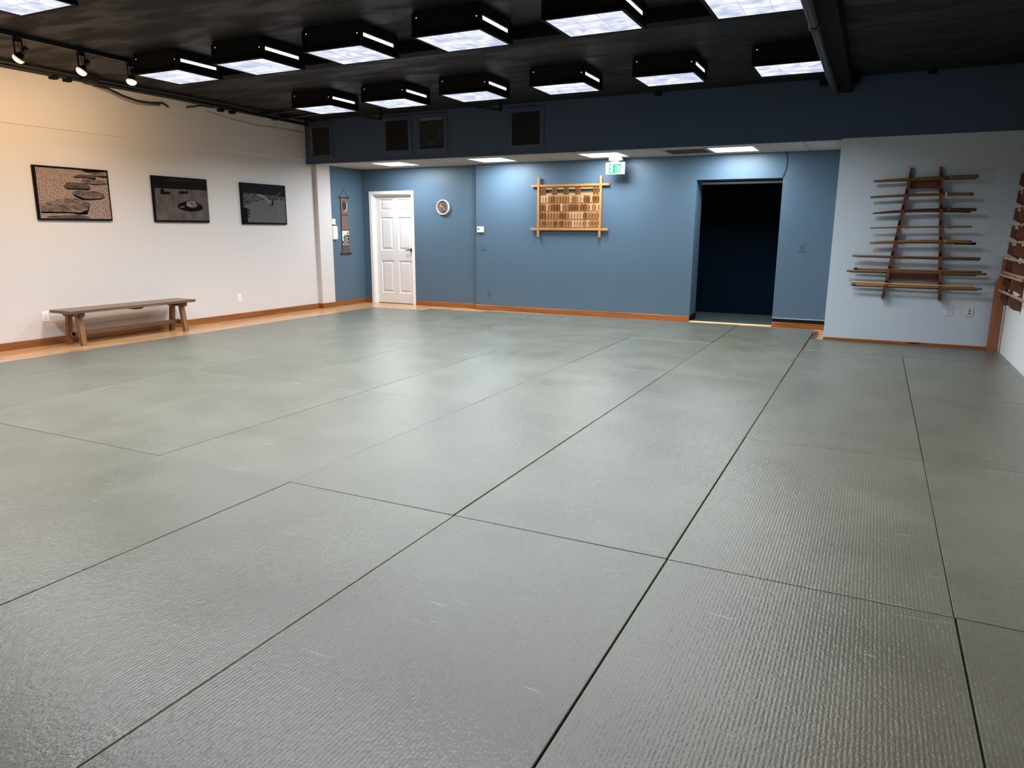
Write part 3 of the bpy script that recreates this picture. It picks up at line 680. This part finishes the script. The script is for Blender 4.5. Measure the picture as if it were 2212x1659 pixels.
P3=[(0,[(0.049,0.66),(0.443,0.67),(0.976,0.62),(0.972,0.043),(0.117,0.052),(0.096,0.298),(0.038,0.44)]),
(1,[(0.049,0.77),(0.443,0.745),(0.976,0.70),(0.976,0.60),(0.6,0.63),(0.3,0.56),(0.038,0.44)]),
(2,[(0.036,0.419),(0.195,0.338),(0.105,0.327),(0.178,0.293),(0.087,0.276),(0.174,0.249),(0.096,0.211),(0.162,0.176),(0.084,0.153),(0.117,0.052),(0.007,0.05)]),
(3,[(0.343,0.742),(0.465,0.728),(0.524,0.694),(0.626,0.588),(0.636,0.543),(0.615,0.534),(0.493,0.648),(0.374,0.696),(0.344,0.705)]),
(2,[(0.656,0.529),(0.675,0.606),(0.723,0.685),(0.782,0.742),(0.81,0.76),(0.727,0.654),(0.694,0.576),(0.687,0.538)]),
(3,[(0.782,0.742),(0.874,0.822),(0.88,0.815),(0.81,0.748),(0.745,0.709)]),
(2,[(0.576,0.434),(0.597,0.473),(0.654,0.506),(0.685,0.549),(0.715,0.543),(0.693,0.523),(0.696,0.466),(0.667,0.491),(0.617,0.466)])]
picture(7.465,8.40,1.385,1.997,P3,[WA,WV,PB,WG],'black framed photograph of a bird flying over rippled water, nearest the corner')

# ------------------------------------------------------------------ bench
bz=.385-F
b=thing('bench','long low brown wooden bench standing against the white wall','bench',(-7.70,5.24,F))
m=MB(); m.box(-.19,.00,-.865,.865,bz-.034,bz,bev=.004); m.box(.003,.19,-.865,.865,bz-.034,bz,bev=.004); m.build('seat',BENCHW,b)
for sy in (-1,1):
    yc=sy*.71
    m=MB(); m.tube([(-.16,yc,bz-.058),(.17,yc,bz-.058)],.028,14); m.box(-.15,.165,yc-.035,yc+.035,bz-.06,bz-.036,bev=.004); m.build('cleat',BENCHD,b)
    for sx in (-1,1):
        xt=sx*.085; xb=sx*.135; y0,y1=yc-.028,yc+.028; hw=.026
        m=MB(); m.hexa([(xb-hw,y0,0),(xb+hw,y0,0),(xb+hw,y1,0),(xb-hw,y1,0),(xt-hw,y0,bz-.06),(xt+hw,y0,bz-.06),(xt+hw,y1,bz-.06),(xt-hw,y1,bz-.06)])
        m.build('leg',BENCHL,b)
    MB().box(-.10,.10,yc-.02,yc+.02,.10,.155,bev=.003).build('end_rail',BENCHW,b)
MB().box(-.028,.028,-.73,.73,.108,.158,bev=.003).build('stretcher',BENCHW,b)
m=MB(); m.hexa([(-.15,.02,bz-.062),(.12,.02,bz-.062),(.12,.09,bz-.062),(-.15,.09,bz-.062),(-.17,.0,bz-.034),(.17,.0,bz-.034),(.17,.11,bz-.034),(-.17,.11,bz-.034)]); m.build('cleat',BENCHD,b)

# ------------------------------------------------------------------ electrical plates
def plate(name,label,cat,loc,rot,w,h,pm,features,fm=DARKSLOT,group=None):
    """plate lies in local XZ, facing -Y; features: boxes (x0,x1,z0,z1) part name"""
    loc=(loc[0]-(.0015 if rot[2] else 0),loc[1]+(0 if rot[2] else .0015),loc[2])
    t=thing(name,label,cat,loc,rot,group)
    MB().box(-w/2,w/2,-.007,0,-h/2,h/2,bev=.0025).build('cover_plate',pm,t)
    for (nm,boxes,mt,dp) in features:
        m=MB()
        for (a,c,e,f2) in boxes: m.box(a,c,-.007-dp,-.006,e,f2)
        m.build(nm,mt,t)
    return t
def duplex(slot=DARKSLOT,face=PLASTIC):
    s=[]
    for zc in (.020,-.020):
        s+=[(-.009,-.006,zc-.002,zc+.008),(.005,.008,zc-.002,zc+.007),(-.0025,.0025,zc-.012,zc-.007)]
    return [('socket',[(-.018,.018,.006,.034),(-.018,.018,-.034,-.006)],face,.002),('slots',s,slot,.0026)]
plate('wall_outlet','white power outlet low on the white wall left of the bench','outlet',(XL,4.39,.30),(0,0,PI/2),.078,.12,PLASTIC,duplex())
plate('wall_outlet','white power outlet low on the white wall between bench and corner','outlet',(XL,7.32,.285),(0,0,PI/2),.075,.118,PLASTIC,duplex(plain('slot_grey',rgb(120,116,112),.6)))
plate('wall_outlet','blue-painted power outlet low on the blue wall beside the wall jog','outlet',(-5.206,YB,.275),(0,0,0),.075,.118,BLUEPL,duplex(plain('slot_blue',rgb(50,70,90),.6),BLUEPL))
plate('blank_plate','square blue-painted blank plate below the thermostat','wall plate',(-5.328,YB,1.044),(0,0,0),.10,.12,BLUEPL,[('screw',[(-.003,.003,.044,.050),(-.003,.003,-.050,-.044)],BLUEPL,.001)])
plate('wall_outlet','pale power outlet under the left staff rack','outlet',(1.465,8.97,.424),(0,0,0),.08,.122,PALEPL,duplex(plain('slot_dk',rgb(60,64,66),.6),PALEPL))
t=plate('socket_plate','pale plate with three black sockets in a column under the left staff rack','wall plate',(1.671,8.97,.429),(0,0,0),.08,.122,PALEPL,[])
m=MB()
for (z,r) in ((.028,.0055),(.004,.0085),(-.026,.0085)): m.lathe([(.0001,-.010),(r,-.010),(r,-.006)],'y',(0,0,z),14)
m.build('sockets',DARKSLOT,t)
plate('light_switch','blue-painted light switch between the dark doorway and the pale wall','light switch',(-.29,YB,1.10),(0,0,0),.082,.13,BLUEPL,[('toggle',[(-.006,.006,-.014,.012)],plain('toggle_blue',rgb(60,84,104),.4),.012)])
plate('blank_plate','thin pale blank cover plate on the wall right of the left staff rack','wall plate',(1.66,8.97,1.925),(0,0,0),.135,.135,LBLUEPL,[])
t=thing('thermostat','white thermostat with small dark display on the blue wall edge','thermostat',(-5.372,YB+.0015,1.322))
MB().box(-.062,.062,-.028,0,-.048,.048,bev=.006).build('body',PLASTIC,t); MB().box(-.042,-.014,-.0295,-.028,-.006,.020).build('display',DARKSLOT,t)
m=MB(); m.box(.014,.026,-.030,-.028,.014,.018); m.box(.014,.026,-.030,-.028,-.014,-.010); m.box(-.040,-.008,-.0292,-.028,-.034,-.030); m.build('buttons',plain('btn_grey',rgb(150,152,150),.5),t)
# devices on the blue alcove side wall
t=thing('wall_sensor','small white switch unit above the dispenser at the white wall edge','switch',(XB,9.47,1.445)); MB().box(0,.035,-.045,.045,-.05,.05,bev=.008).build('body',PLASTIC,t); MB().box(.035,.038,-.010,.020,-.02,.02,bev=.001).build('button',PALEPL,t); MB().box(.0,.02,-.01,.02,-.065,-.05).build('cable_stub',BLACKM,t)
t=thing('wall_dispenser','white rounded plastic dispenser at the white wall edge left of the scroll','dispenser',(XB,9.50,1.255)); m=MB(); m.box(0,.05,-.07,.055,-.12,.12,bev=.018); m.build('body',PLASTIC,t)

# ------------------------------------------------------------------ hanging scroll
t=thing('hanging_scroll','narrow brown and white hanging scroll with a moon, left of the white door','scroll',(XB,9.79,1.866))
MB().tube([(.012,-.14,0),(.012,.14,0)],.008,10).build('top_rod',BLACK,t)
MB().tube([(.012,-.125,0),(.006,0,.15),(.012,.125,0)],.0025,6).build('cord',BLACK,t)
MB().tube([(.014,-.145,-.975),(.014,.145,-.975)],.014,10).build('bottom_rod',plain('rod_brown',rgb(52,34,30),.5),t)
SB=plain('scroll_brown',rgb(92,72,66),.8,bump=.2,bscale=300); SCL=plain('scroll_cream',rgb(214,206,196),.8); SDK=plain('scroll_dark',rgb(58,42,40),.8); SBK=plain('scroll_black',rgb(24,20,22),.8); STN=plain('scroll_tan',rgb(116,92,80),.8,bump=.4,bscale=200)
m=MB(); hw=.098
def sb(y0,y1,z0,z1,mi,lay): m.box(.012+lay*.0006,.0126+lay*.0006,y0,y1,z0,z1,mi)
sb(-hw,hw,-.97,0,2,0)
sb(-hw+.01,hw,-.29,-.0,4,1); sb(-hw+.01,hw,-.56,-.31,4,1); sb(-hw+.008,hw-.002,-.825,-.575,1,1); sb(-hw+.006,hw-.002,-.965,-.835,0,1)
# moon: dark disc with bright crescent
def disc(cy,cz,ry,rz,mi,lay,a0=0,a1=2*PI,n=28):
    x=.0132+lay*.0006; m.add([(x,cy+ry*math.cos(a0+(a1-a0)*k/n),cz+rz*math.sin(a0+(a1-a0)*k/n)) for k in range(n)],[tuple(range(n))],mi)
disc(.015,-.15,.065,.088,1,1); disc(.002,-.142,.060,.085,2,2)
# wave pattern: white dots on black, and dark motif
m.add([(.0144,-hw+.01,-.82),(.0144,hw-.004,-.82),(.0144,hw-.004,-.655),(.0144,.06,-.655),(.0144,.02,-.70),(.0144,-.03,-.735),(.0144,-.09,-.745)],[(0,1,2,3,4,5,6)],3)
for r in range(6):
    for c in range(3):
        y=-.062+c*.062+(.031 if r%2 else 0); z=-.805+r*.027
        if y<hw-.015 and z < -.735+max(0,(y+.03))*.75: disc(y,z,.015,.013,1,3,n=10)
for (y,z,ry,rz) in ((-.035,-.70,.022,.03),(.0,-.675,.018,.022),(.065,-.62,.018,.016),(.04,-.655,.02,.016),(-.02,-.655,.01,.012)): disc(y,z,ry,rz,3,2,n=9)
m.build('scroll_cloth',[SB,SCL,SDK,SBK,STN],t,fix=False)

# ------------------------------------------------------------------ clock
t=thing('wall_clock','round wall clock with white rim and brown wood face, right of the door','clock',(-6.178,YBL,1.698))
m=MB(); m.lathe([(.128,0),(.130,-.035),(.125,-.045),(.112,-.046),(.108,-.030)],'y',(0,0,0),48); m.build('rim',plain('rim_white',rgb(214,210,206),.4),t)
m=MB(); m.lathe([(.110,-.028),(.0001,-.028)],'y',(0,0,0),48); m.build('face',wood('clock_walnut',rgb(74,54,42),rgb(112,86,68),'z',.5,.6),t)
def hand(ang,l,wd,back): 
    a=math.radians(ang); dx,dz=math.sin(a),math.cos(a); px,pz=dz,-dx; y=-.031
    return [(-dx*back+px*wd,y,-dz*back+pz*wd),(-dx*back-px*wd,y,-dz*back-pz*wd),(dx*l-px*wd*.5,y,dz*l-pz*wd*.5),(dx*l+px*wd*.5,y,dz*l+pz*wd*.5)]
HM=plain('hand_cream',rgb(220,212,200),.4)
for ang,l in ((-55,.075),(142,.062)):
    m=MB(); q=hand(ang,l,.0035,.015); q2=[(a,b_-.003,c) for a,b_,c in q]; m.hexa(q+q2); m.build('hand',HM,t)
# loose cord above the doorway
run('thin dark cord hanging from the alcove ceiling to the top right of the doorway',[(-.583,YB-.006,2.385),(-.560,YB-.006,2.27),(-.570,YB-.006,2.15),(-.605,YB-.006,2.045)],.004,plain('cord_dark',rgb(30,40,52),.5),name='cord',cat='cord')

# ------------------------------------------------------------------ exit sign
t=thing('exit_sign','white exit sign with green letters hanging from the alcove ceiling','exit sign',(-2.955,9.98,2.222))
MB().box(-.145,.150,-.022,.022,-.088,.086,bev=.006).build('housing',plain('exit_housing_white',rgb(176,174,172),.5,spec=.2),t)
MB().box(-.055,.065,-.03,.03,.086,.098,bev=.002).build('canopy_stem',PALEPL,t)
MB().box(-.09,.10,-.05,.05,.110,.163,bev=.004).build('canopy',PALEPL,t)
MB().box(-.03,.04,-.012,.012,.098,.110).build('neck',PALEPL,t)
GRN=emit('exit_green',(.0,.38,.06,1),.35); y0,y1=-.0255,-.0215; GRN.node_tree.nodes['Principled BSDF'].inputs['Specular IOR Level'].default_value=0; GRN.node_tree.nodes['Principled BSDF'].inputs['Base Color'].default_value=(0,.10,.02,1)
m=MB(); h0,h1=-.070,.064
m.box(-.094,-.078,y0,y1,h0,h1); m.box(-.078,-.048,y0,y1,h1-.017,h1); m.box(-.078,-.050,y0,y1,-.012,.005); m.box(-.078,-.048,y0,y1,h0,h0+.017)
for s in (-1,1):
    xc=-.012; w_=.0115; y0-=.0004*(s>0); m.hexa([(xc-s*.020-w_,y0,h0),(xc-s*.020+w_,y0,h0),(xc-s*.020+w_,y1,h0),(xc-s*.020-w_,y1,h0),(xc+s*.020-w_,y0,h1),(xc+s*.020+w_,y0,h1),(xc+s*.020+w_,y1,h1),(xc+s*.020-w_,y1,h1)])
m.box(.022,.037,y0,y1,h0,h1); m.box(.044,.094,y0,y1,h1-.018,h1); m.box(.061,.077,y0,y1,h0,h1-.018)
m.build('letters',GRN,t)
m=MB(); A=(.098,.030); B=(.126,-.002); C_=(.098,-.034)
for p,q in ((A,B),(C_,B)):
    m.hexa([(p[0]-.007,y0,p[1]-.003),(q[0]-.007,y0,q[1]-.003),(q[0]-.005,y1,q[1]-.003),(p[0]-.005,y1,p[1]-.003),(p[0]+.005,y0,p[1]+.003),(q[0]+.005,y0,q[1]+.003),(q[0]+.005,y1,q[1]+.003),(p[0]+.005,y1,p[1]+.003)])
m.build('arrow',plain('arrow_green',rgb(16,62,40),.8,spec=0),t)

# ------------------------------------------------------------------ name-tag board
bx0,bx1=-4.288,-3.237; BY=YB
t=thing('tag_board','honey-coloured lattice board for wooden name tags on the blue wall','board',(-3.762,BY,1.672))
hw=(bx1-bx0)/2
for sx in (-1,1): MB().box(sx*hw-.0175,sx*hw+.0175,-.062,-.027,1.209-1.672,2.138-1.672,bev=.003).build('post',HONEYZ,t)
for z in (2.008,1.332): MB().box(-.66,.66,-.055,-.020,z-1.672-.0175,z-1.672+.0175,bev=.003).build('rail',HONEY,t)
zr=[1.672+.5*(2.008-1.332)-.0175-.0]  # inner top
kz=.000756; def_z=lambda cy: 2.010-(cy-415)*kz
rowsz=[(462,598),(632,765),(798,932),(964,1102),(1128,1270)]
slat=[(432,500),(572,665),(745,835),(915,1005),(1080,1165),(1225,1300)]
for a,c in slat: MB().box(-hw+.018,hw-.018,-.034,-.022,def_z(c)-1.672,def_z(a)-1.672,bev=.001).build('slat',HONEY,t)
m=MB(); m.box(-hw-.01,-hw+.01,-.022,0,-.3,.3); m.box(hw-.01,hw+.01,-.022,0,-.3,.3); m.build('wall_batten',HONEYZ,t)
MB().box(-hw+.018,hw-.018,-.021,-.016,def_z(1290)-1.672,def_z(600)-1.672).build('back_panel',wood('tag_back_brown',rgb(84,46,20),rgb(108,62,28),'x',.5),t)
tone_rows=['DD  DD  DD  DD    DD',
 'PPPMDMMMMMPMMPPDDPDD','DDPMDDDPMMDDDMDDMPMP','DDMMMMMDDMPPPPPDMMMM','MDMMMDMDMMMPPPPMPMMM']
rowl=['top row','second row','third row','fourth row','bottom row']
tonew={'P':'pale','M':'mid-brown','D':'dark brown'}
def ordinal(n):
    return ['first','second','third','fourth','fifth','sixth','seventh','eighth','ninth','tenth','eleventh','twelfth','thirteenth','fourteenth','fifteenth','sixteenth','seventeenth','eighteenth','nineteenth','twentieth'][n-1]
tagmesh={}
for mi,k in enumerate('PMD'):
    m=MB(); m.box(-.0185,.0185,-.010,0,-.052,.052,bev=.002)
    for (a,b_,c,d_) in ((-.004,.004,.026,.030),(-.006,.006,.016,.019),(-.0015,.0015,.006,.020),(-.006,.005,-.004,-.001),(-.005,.006,-.013,-.010),(-.001,.002,-.026,-.006),(-.006,.006,-.033,-.030)):
        m.box(a,b_,-.0104,-.0098,c,d_,1)
    o=m.build('name_tag',[TAGM[mi],INK]); tagmesh[k]=o.data; bpy.data.objects.remove(o)
for r,row in enumerate(tone_rows):
    n=0
    for i,ch in enumerate(row):
        if ch==' ': continue
        n+=1
        x=-4.288+(416+i*61.3-352)*(1.051/1298); za,zb=def_z(rowsz[r][0]),def_z(rowsz[r][1])
        o=bpy.data.objects.new('name_tag',tagmesh[ch]); COL.objects.link(o)
        o.location=(x,BY-.034,(za+zb)/2+random.uniform(-.001,.001)); o.rotation_euler=(0,random.uniform(-.012,.012),0)
        tag(o,'%s name tag, %s from left in the %s of the wall board'%(tonew[ch],ordinal(n),rowl[r]),'name tag','wooden name tags hanging on the board')

# ------------------------------------------------------------------ staff racks
LV=[1.885,1.712,1.540,1.362,1.192,1.022,.855,.692]
def upright_profile(depth=.115):
    """side profile of a rack upright: (distance from wall, z)"""
    P=[(.001,2.03),(.045,2.03),(.045,1.96)]
    for i,z in enumerate(LV):
        dd=depth
        P+=[(.022,z+.008),(.040,z-.006),(.056,z-.016),(dd-.026,z-.016),(dd-.012,z+.020),(dd,z+.022)]
        if i<len(LV)-1: P+=[(dd+.004,z-.096),(.022,z-.150)]
        else: P+=[(dd+.002,z-.075),(dd-.012,z-.115),(dd-.04,z-.14),(.001,z-.155)]
    return P
def upright(name,parent,c_top,c_bot,axis,wall,sgn,th=.030,mat=REDW,zt=2.03,zb=.537,depth=.115):
    """axis 'y': wall lies at y=wall, upright placed along x; axis 'x': wall at x=wall, placed along y"""
    P=upright_profile(depth); m=MB(); n=len(P); vs=[]
    for s in (-1,1):
        for d_,z in P:
            c=c_bot+(c_top-c_bot)*(z-zb)/(zt-zb)+s*th/2
            vs.append((c,wall-d_,z) if axis=='y' else (wall-d_,c,z))
    fs=[]
    for k in range(n): fs.append((k,(k+1)%n,n+(k+1)%n,n+k))
    # triangulate the profile by strips from the wall side
    import mathutils.geometry as G
    tri=G.tessellate_polygon([[Vector((a,b_,0)) for a,b_ in P]])
    for tr_ in tri: fs.append(tuple(tr_)); fs.append(tuple(n+i for i in reversed(tr_)))
    m.add(vs,fs); return m.build(name,mat,parent)
# left rack, on the pale blue wall
WY=8.97
rk=thing('staff_rack','red-brown stepped wooden rack holding practice weapons on the pale blue wall','rack',(0,0,0))
upright('upright',rk,.924,.770,'y',WY,1); upright('upright',rk,1.212,1.359,'y',WY,1)
MB().box(.935,1.208,WY-.052,WY-.034,1.795,1.885,bev=.002).build('cross_board',REDWX,rk)
MB().box(.812,1.330,WY-.052,WY-.034,.765,.845,bev=.002).build('cross_board',REDWX,rk)
def sword(name,label,x0,x1,y,zL,zm,zR,r,mat,tip=False,rh=None,extra=None,group='wooden swords on the left rack',yr=None):
    """curved wooden sword along x: tip at x0, handle at x1"""
    t=thing(name,label,'wooden sword',(0,0,0),group=group); n=22; L_=x1-x0; path=[]; rs=[]
    for k in range(n+1):
        u=k/n; z=(1-u)**2*zL+2*u*(1-u)*(2*zm-(zL+zR)/2)+u*u*zR
        path.append((x0+u*L_,y,z))
        rr=r*(.82+.18*min(1,u*2)); 
        if tip and u<.10: rr*=.25+.75*(u/.10)
        rs.append(rr)
    hs=int(n*.74)
    m=MB(); m.tube(path[:hs+1],rs[:hs+1],10); m.build('blade',mat,t)
    m=MB(); m.tube(path[hs:],[rh or r*1.12]*(n+1-hs),12); m.build('handle',mat,t)
    if extra:
        for nm,mt,u0,u1,k_ in extra:
            a=[(x0+u*L_,y,(1-u)**2*zL+2*u*(1-u)*(2*zm-(zL+zR)/2)+u*u*zR) for u in (u0,u1)]
            MB().tube(a,(rh or r)*k_,14).build(nm,mt,t)
    return t
def staff(label,x0,x1,y,zL,zR,r,mat,tape=None,group='long wooden staffs on the left rack',r2=None):
    t=thing('wooden_staff',label,'wooden staff',(0,0,0),group=group)
    MB().tube([(x0,y,zL),(x0+.01,y,zL),((x0+x1)/2,y,(zL+zR)/2-.003),(x1-.004,y,zR),(x1,y,zR)],[r*.8,r,r*.92,r2 or r,(r2 or r)*.85],12).build('shaft',mat,t)
    if tape:
        u0,u1,mt=tape; f=lambda u:(x0+u*(x1-x0),y,zL+u*(zR-zL)); MB().tube([f(u0),f(u1)],r*1.1,12).build('tape',mt,t)
    return t
Y1=WY-.092; Y2=WY-.066
sword('wooden_sword','tan wooden sword on the topmost level of the left rack, front one',.542,1.575,Y1,1.885,1.905,1.914,.0155,OAKD,group='wooden swords on the left rack')
sword('wooden_sword','tan wooden sword on the topmost level of the left rack, behind the front one',.56,1.56,Y2-.002,1.882,1.892,1.896,.014,OAKD)
sword('wooden_sword','brown wooden sword with a white ring guard on the second level of the left rack',.531,1.549,Y1,1.705,1.724,1.722,.0165,OAKD,extra=[('ring_guard',WTAPE,.738,.752,1.45)],rh=.019)
sword('wooden_sword','dark red wooden sword with pointed tip on the third level of the left rack, upper',.56,1.596,Y1,1.520,1.556,1.556,.0165,REDOAK,tip=True,rh=.018)
sword('wooden_sword','dark red wooden sword on the third level of the left rack, behind the pointed one',.58,1.55,Y2,1.524,1.545,1.535,.013,REDOAK)
sword('wooden_sword','slim straight wooden sword on the fourth level of the left rack',.557,1.573,Y1,1.356,1.368,1.373,.0105,OAK,rh=.0115)
sword('wooden_sword','light brown wooden sword on the fifth level of the left rack',.572,1.59,Y1,1.184,1.210,1.206,.0165,OAK,rh=.019)
sword('wooden_sword','wooden sword with black handle, rear one, fifth level of the left rack',.60,1.637,Y2,1.180,1.194,1.188,.011,OAKD,rh=.013,extra=[('grip',BLACKM,.80,1.0,1.12),('label_tape',WTAPE,.695,.72,1.2)])
staff('single long wooden staff on the sixth level of the left rack, front one',.401,1.697,Y1,1.034,1.026,.0135,OAKD,r2=.015)
staff('slightly shorter staff behind the front staff on the sixth level of the left rack',.44,1.69,Y2,1.028,1.012,.012,OAKD)
staff('long staff with a blue-taped left end on the seventh level of the left rack',.429,1.728,Y2-.004,.882,.880,.0135,OAK,(.0,.03,BTAPE))
staff('longest wooden staff, reaching farthest left, seventh level of left rack',.355,1.777,Y1-.002,.855,.856,.0135,OAKD)
staff('shorter staff under the longest one, seventh level of the left rack',.385,1.684,Y1+.012,.845,.838,.010,OAKD)
staff('palest wooden staff on the lowest level of the left rack',.423,1.68,Y2-.004,.722,.708,.0135,OAKP)
staff('darker staff, blue tape near left end, lowest level of left rack',.414,1.755,Y1-.002,.694,.690,.0135,OAK,(.012,.035,BTAPE))
staff('shorter staff tucked beneath the taped one on the lowest level of the left rack',.44,1.71,Y1+.012,.682,.676,.010,OAKD)

# right rack, on the right-hand wall beside the corner
rk2=thing('staff_rack','red-brown toothed wooden rack on the right-hand wall, cut off by the photo edge','rack',(0,0,0))
def near(zt): return 0
upright('upright',rk2,8.325,8.612,'x',XR,-1,depth=.108,mat=REDW); upright('upright',rk2,8.150,7.975,'x',XR,-1,depth=.108,mat=REDW)
MB().box(XR-.042,XR-.022,8.158,8.335,1.795,1.885,bev=.002).build('cross_board',REDWX,rk2)
MB().box(XR-.042,XR-.022,8.0,8.555,.775,.855,bev=.002).build('cross_board',REDWX,rk2)
MB().box(XR-.040,XR-.022,8.0,8.575,.575,.640,bev=.002).build('cross_board',REDWX,rk2)
def ystave(label,y0,y1,x,z0,z1,r,mat=OAKY,arc=0.0,name='wooden_staff',cat='wooden staff',group='weapons on the right-hand rack'):
    n=14; path=[]; 
    for k in range(n+1):
        u=k/n; path.append((x,y0+(y1-y0)*u,z0+(z1-z0)*u+arc*4*u*(1-u)))
    rs=[r]*(n+1); rs[-1]=r*.6 if arc else r*.85
    return tag(MB().tube(path,rs,12).build(name,mat),label,cat,group)
ystave('curved wooden sword on the top level of the right-hand rack',6.9,8.66,1.92,1.905,1.895,.013,arc=.016,name='wooden_sword',cat='wooden sword')
ystave('curved wooden sword on the second level of the right-hand rack',6.9,8.66,1.920,1.726,1.722,.013,arc=.016,name='wooden_sword',cat='wooden sword')
ystave('curved wooden sword on the third level of the right-hand rack',6.9,8.76,1.920,1.555,1.545,.013,arc=.016,name='wooden_sword',cat='wooden sword')
ystave('curved wooden sword on the fourth level of the right-hand rack',6.9,8.74,1.920,1.385,1.366,.013,arc=.016,name='wooden_sword',cat='wooden sword')
ystave('pale curved wooden sword on the fifth level of the right-hand rack',6.9,8.80,1.920,1.205,1.198,.014,arc=.016,name='wooden_sword',cat='wooden sword')
ystave('straight wooden staff on the sixth level of the right-hand rack',6.9,8.90,1.905,1.040,1.040,.0145)
ystave('upper straight staff of the pair on the seventh level of the right-hand rack',6.9,8.90,1.925,.892,.884,.0135)
ystave('lower straight staff of the pair on the seventh level of the right-hand rack',7.50,8.90,1.898,.868,.858,.0135)
ystave('pale straight staff on the lowest level of the right-hand rack',6.9,8.84,1.905,.696,.690,.014)
# post in the corner
t=thing('wooden_post','square fir post standing in the right corner beside the toothed rack','post',(1.922,8.90,0.0))
m=MB(); m.add([(-.045,-.045,0),(.045,-.045,0),(.045,.045,0),(-.045,.045,0),(-.045,-.045,.78),(.045,-.045,.78),(.045,.045,.78),(-.045,.045,.78),(-.012,-.045,.84),(.045,-.045,.84),(.045,.045,.84),(-.012,.045,.84)],
 [(0,3,2,1),(0,1,5,4),(1,2,6,5),(2,3,7,6),(3,0,4,7),(4,5,9,8),(5,6,10,9),(6,7,11,10),(7,4,8,11),(8,9,10,11)])
m.build('lower_post',POSTW,t); MB().box(-.008,.045,-.02,.045,.84,1.04,bev=.003).build('upper_post',POSTW,t)

# bring the empties of the racks and staves to the base of their thing
def rebase(root):
    bb=[v.co for c in root.children for v in c.data.vertices]
    b0=Vector(((min(v.x for v in bb)+max(v.x for v in bb))/2,(min(v.y for v in bb)+max(v.y for v in bb))/2,min(v.z for v in bb)))
    for c in root.children:
        for v in c.data.vertices: v.co-=b0
    root.location=b0
for o in list(COL.objects):
    if o.type=='EMPTY' and o.get('category') in ('rack','wooden sword','wooden staff'): rebase(o)

# ------------------------------------------------------------------ world, camera, colour management
w=bpy.data.worlds.new('world'); scene.world=w; w.use_nodes=True
w.node_tree.nodes['Background'].inputs[0].default_value=(0.0,0.0,0.0,1)
cam=bpy.data.cameras.new('camera'); co=bpy.data.objects.new('camera',cam); COL.objects.link(co); scene.camera=co
yaw,pitch,roll,fpx=-0.4597,0.2100,0.0044,1557.0
cy,sy=math.cos(yaw),math.sin(yaw); cp,sp=math.cos(pitch),math.sin(pitch)
f=Vector((sy*cp,cy*cp,-sp)); r=Vector((cy,-sy,0)); u=r.cross(f)
r2=r*math.cos(roll)+u*math.sin(roll); u2=-r*math.sin(roll)+u*math.cos(roll)
M=Matrix((r2,u2,-f)).transposed().to_4x4(); M.translation=Vector((0.642,-0.733,1.311)); co.matrix_world=M
cam.sensor_fit='HORIZONTAL'; cam.sensor_width=36.0; cam.lens=36.0*fpx/2212.0; cam.clip_start=0.02; cam.clip_end=60
vs=scene.view_settings; vs.view_transform='Standard'; vs.look='None'; vs.gamma=1.0; vs.use_curve_mapping=False; vs.exposure=0.0
scene.cycles.use_denoising=True
scene.cycles.max_bounces=5; scene.cycles.diffuse_bounces=4; scene.cycles.glossy_bounces=2
scene.cycles.use_adaptive_sampling=True; scene.cycles.adaptive_threshold=0.04; scene.cycles.adaptive_min_samples=12
scene.cycles.caustics_reflective=False; scene.cycles.caustics_refractive=False
scene.cycles.sample_clamp_indirect=4.0
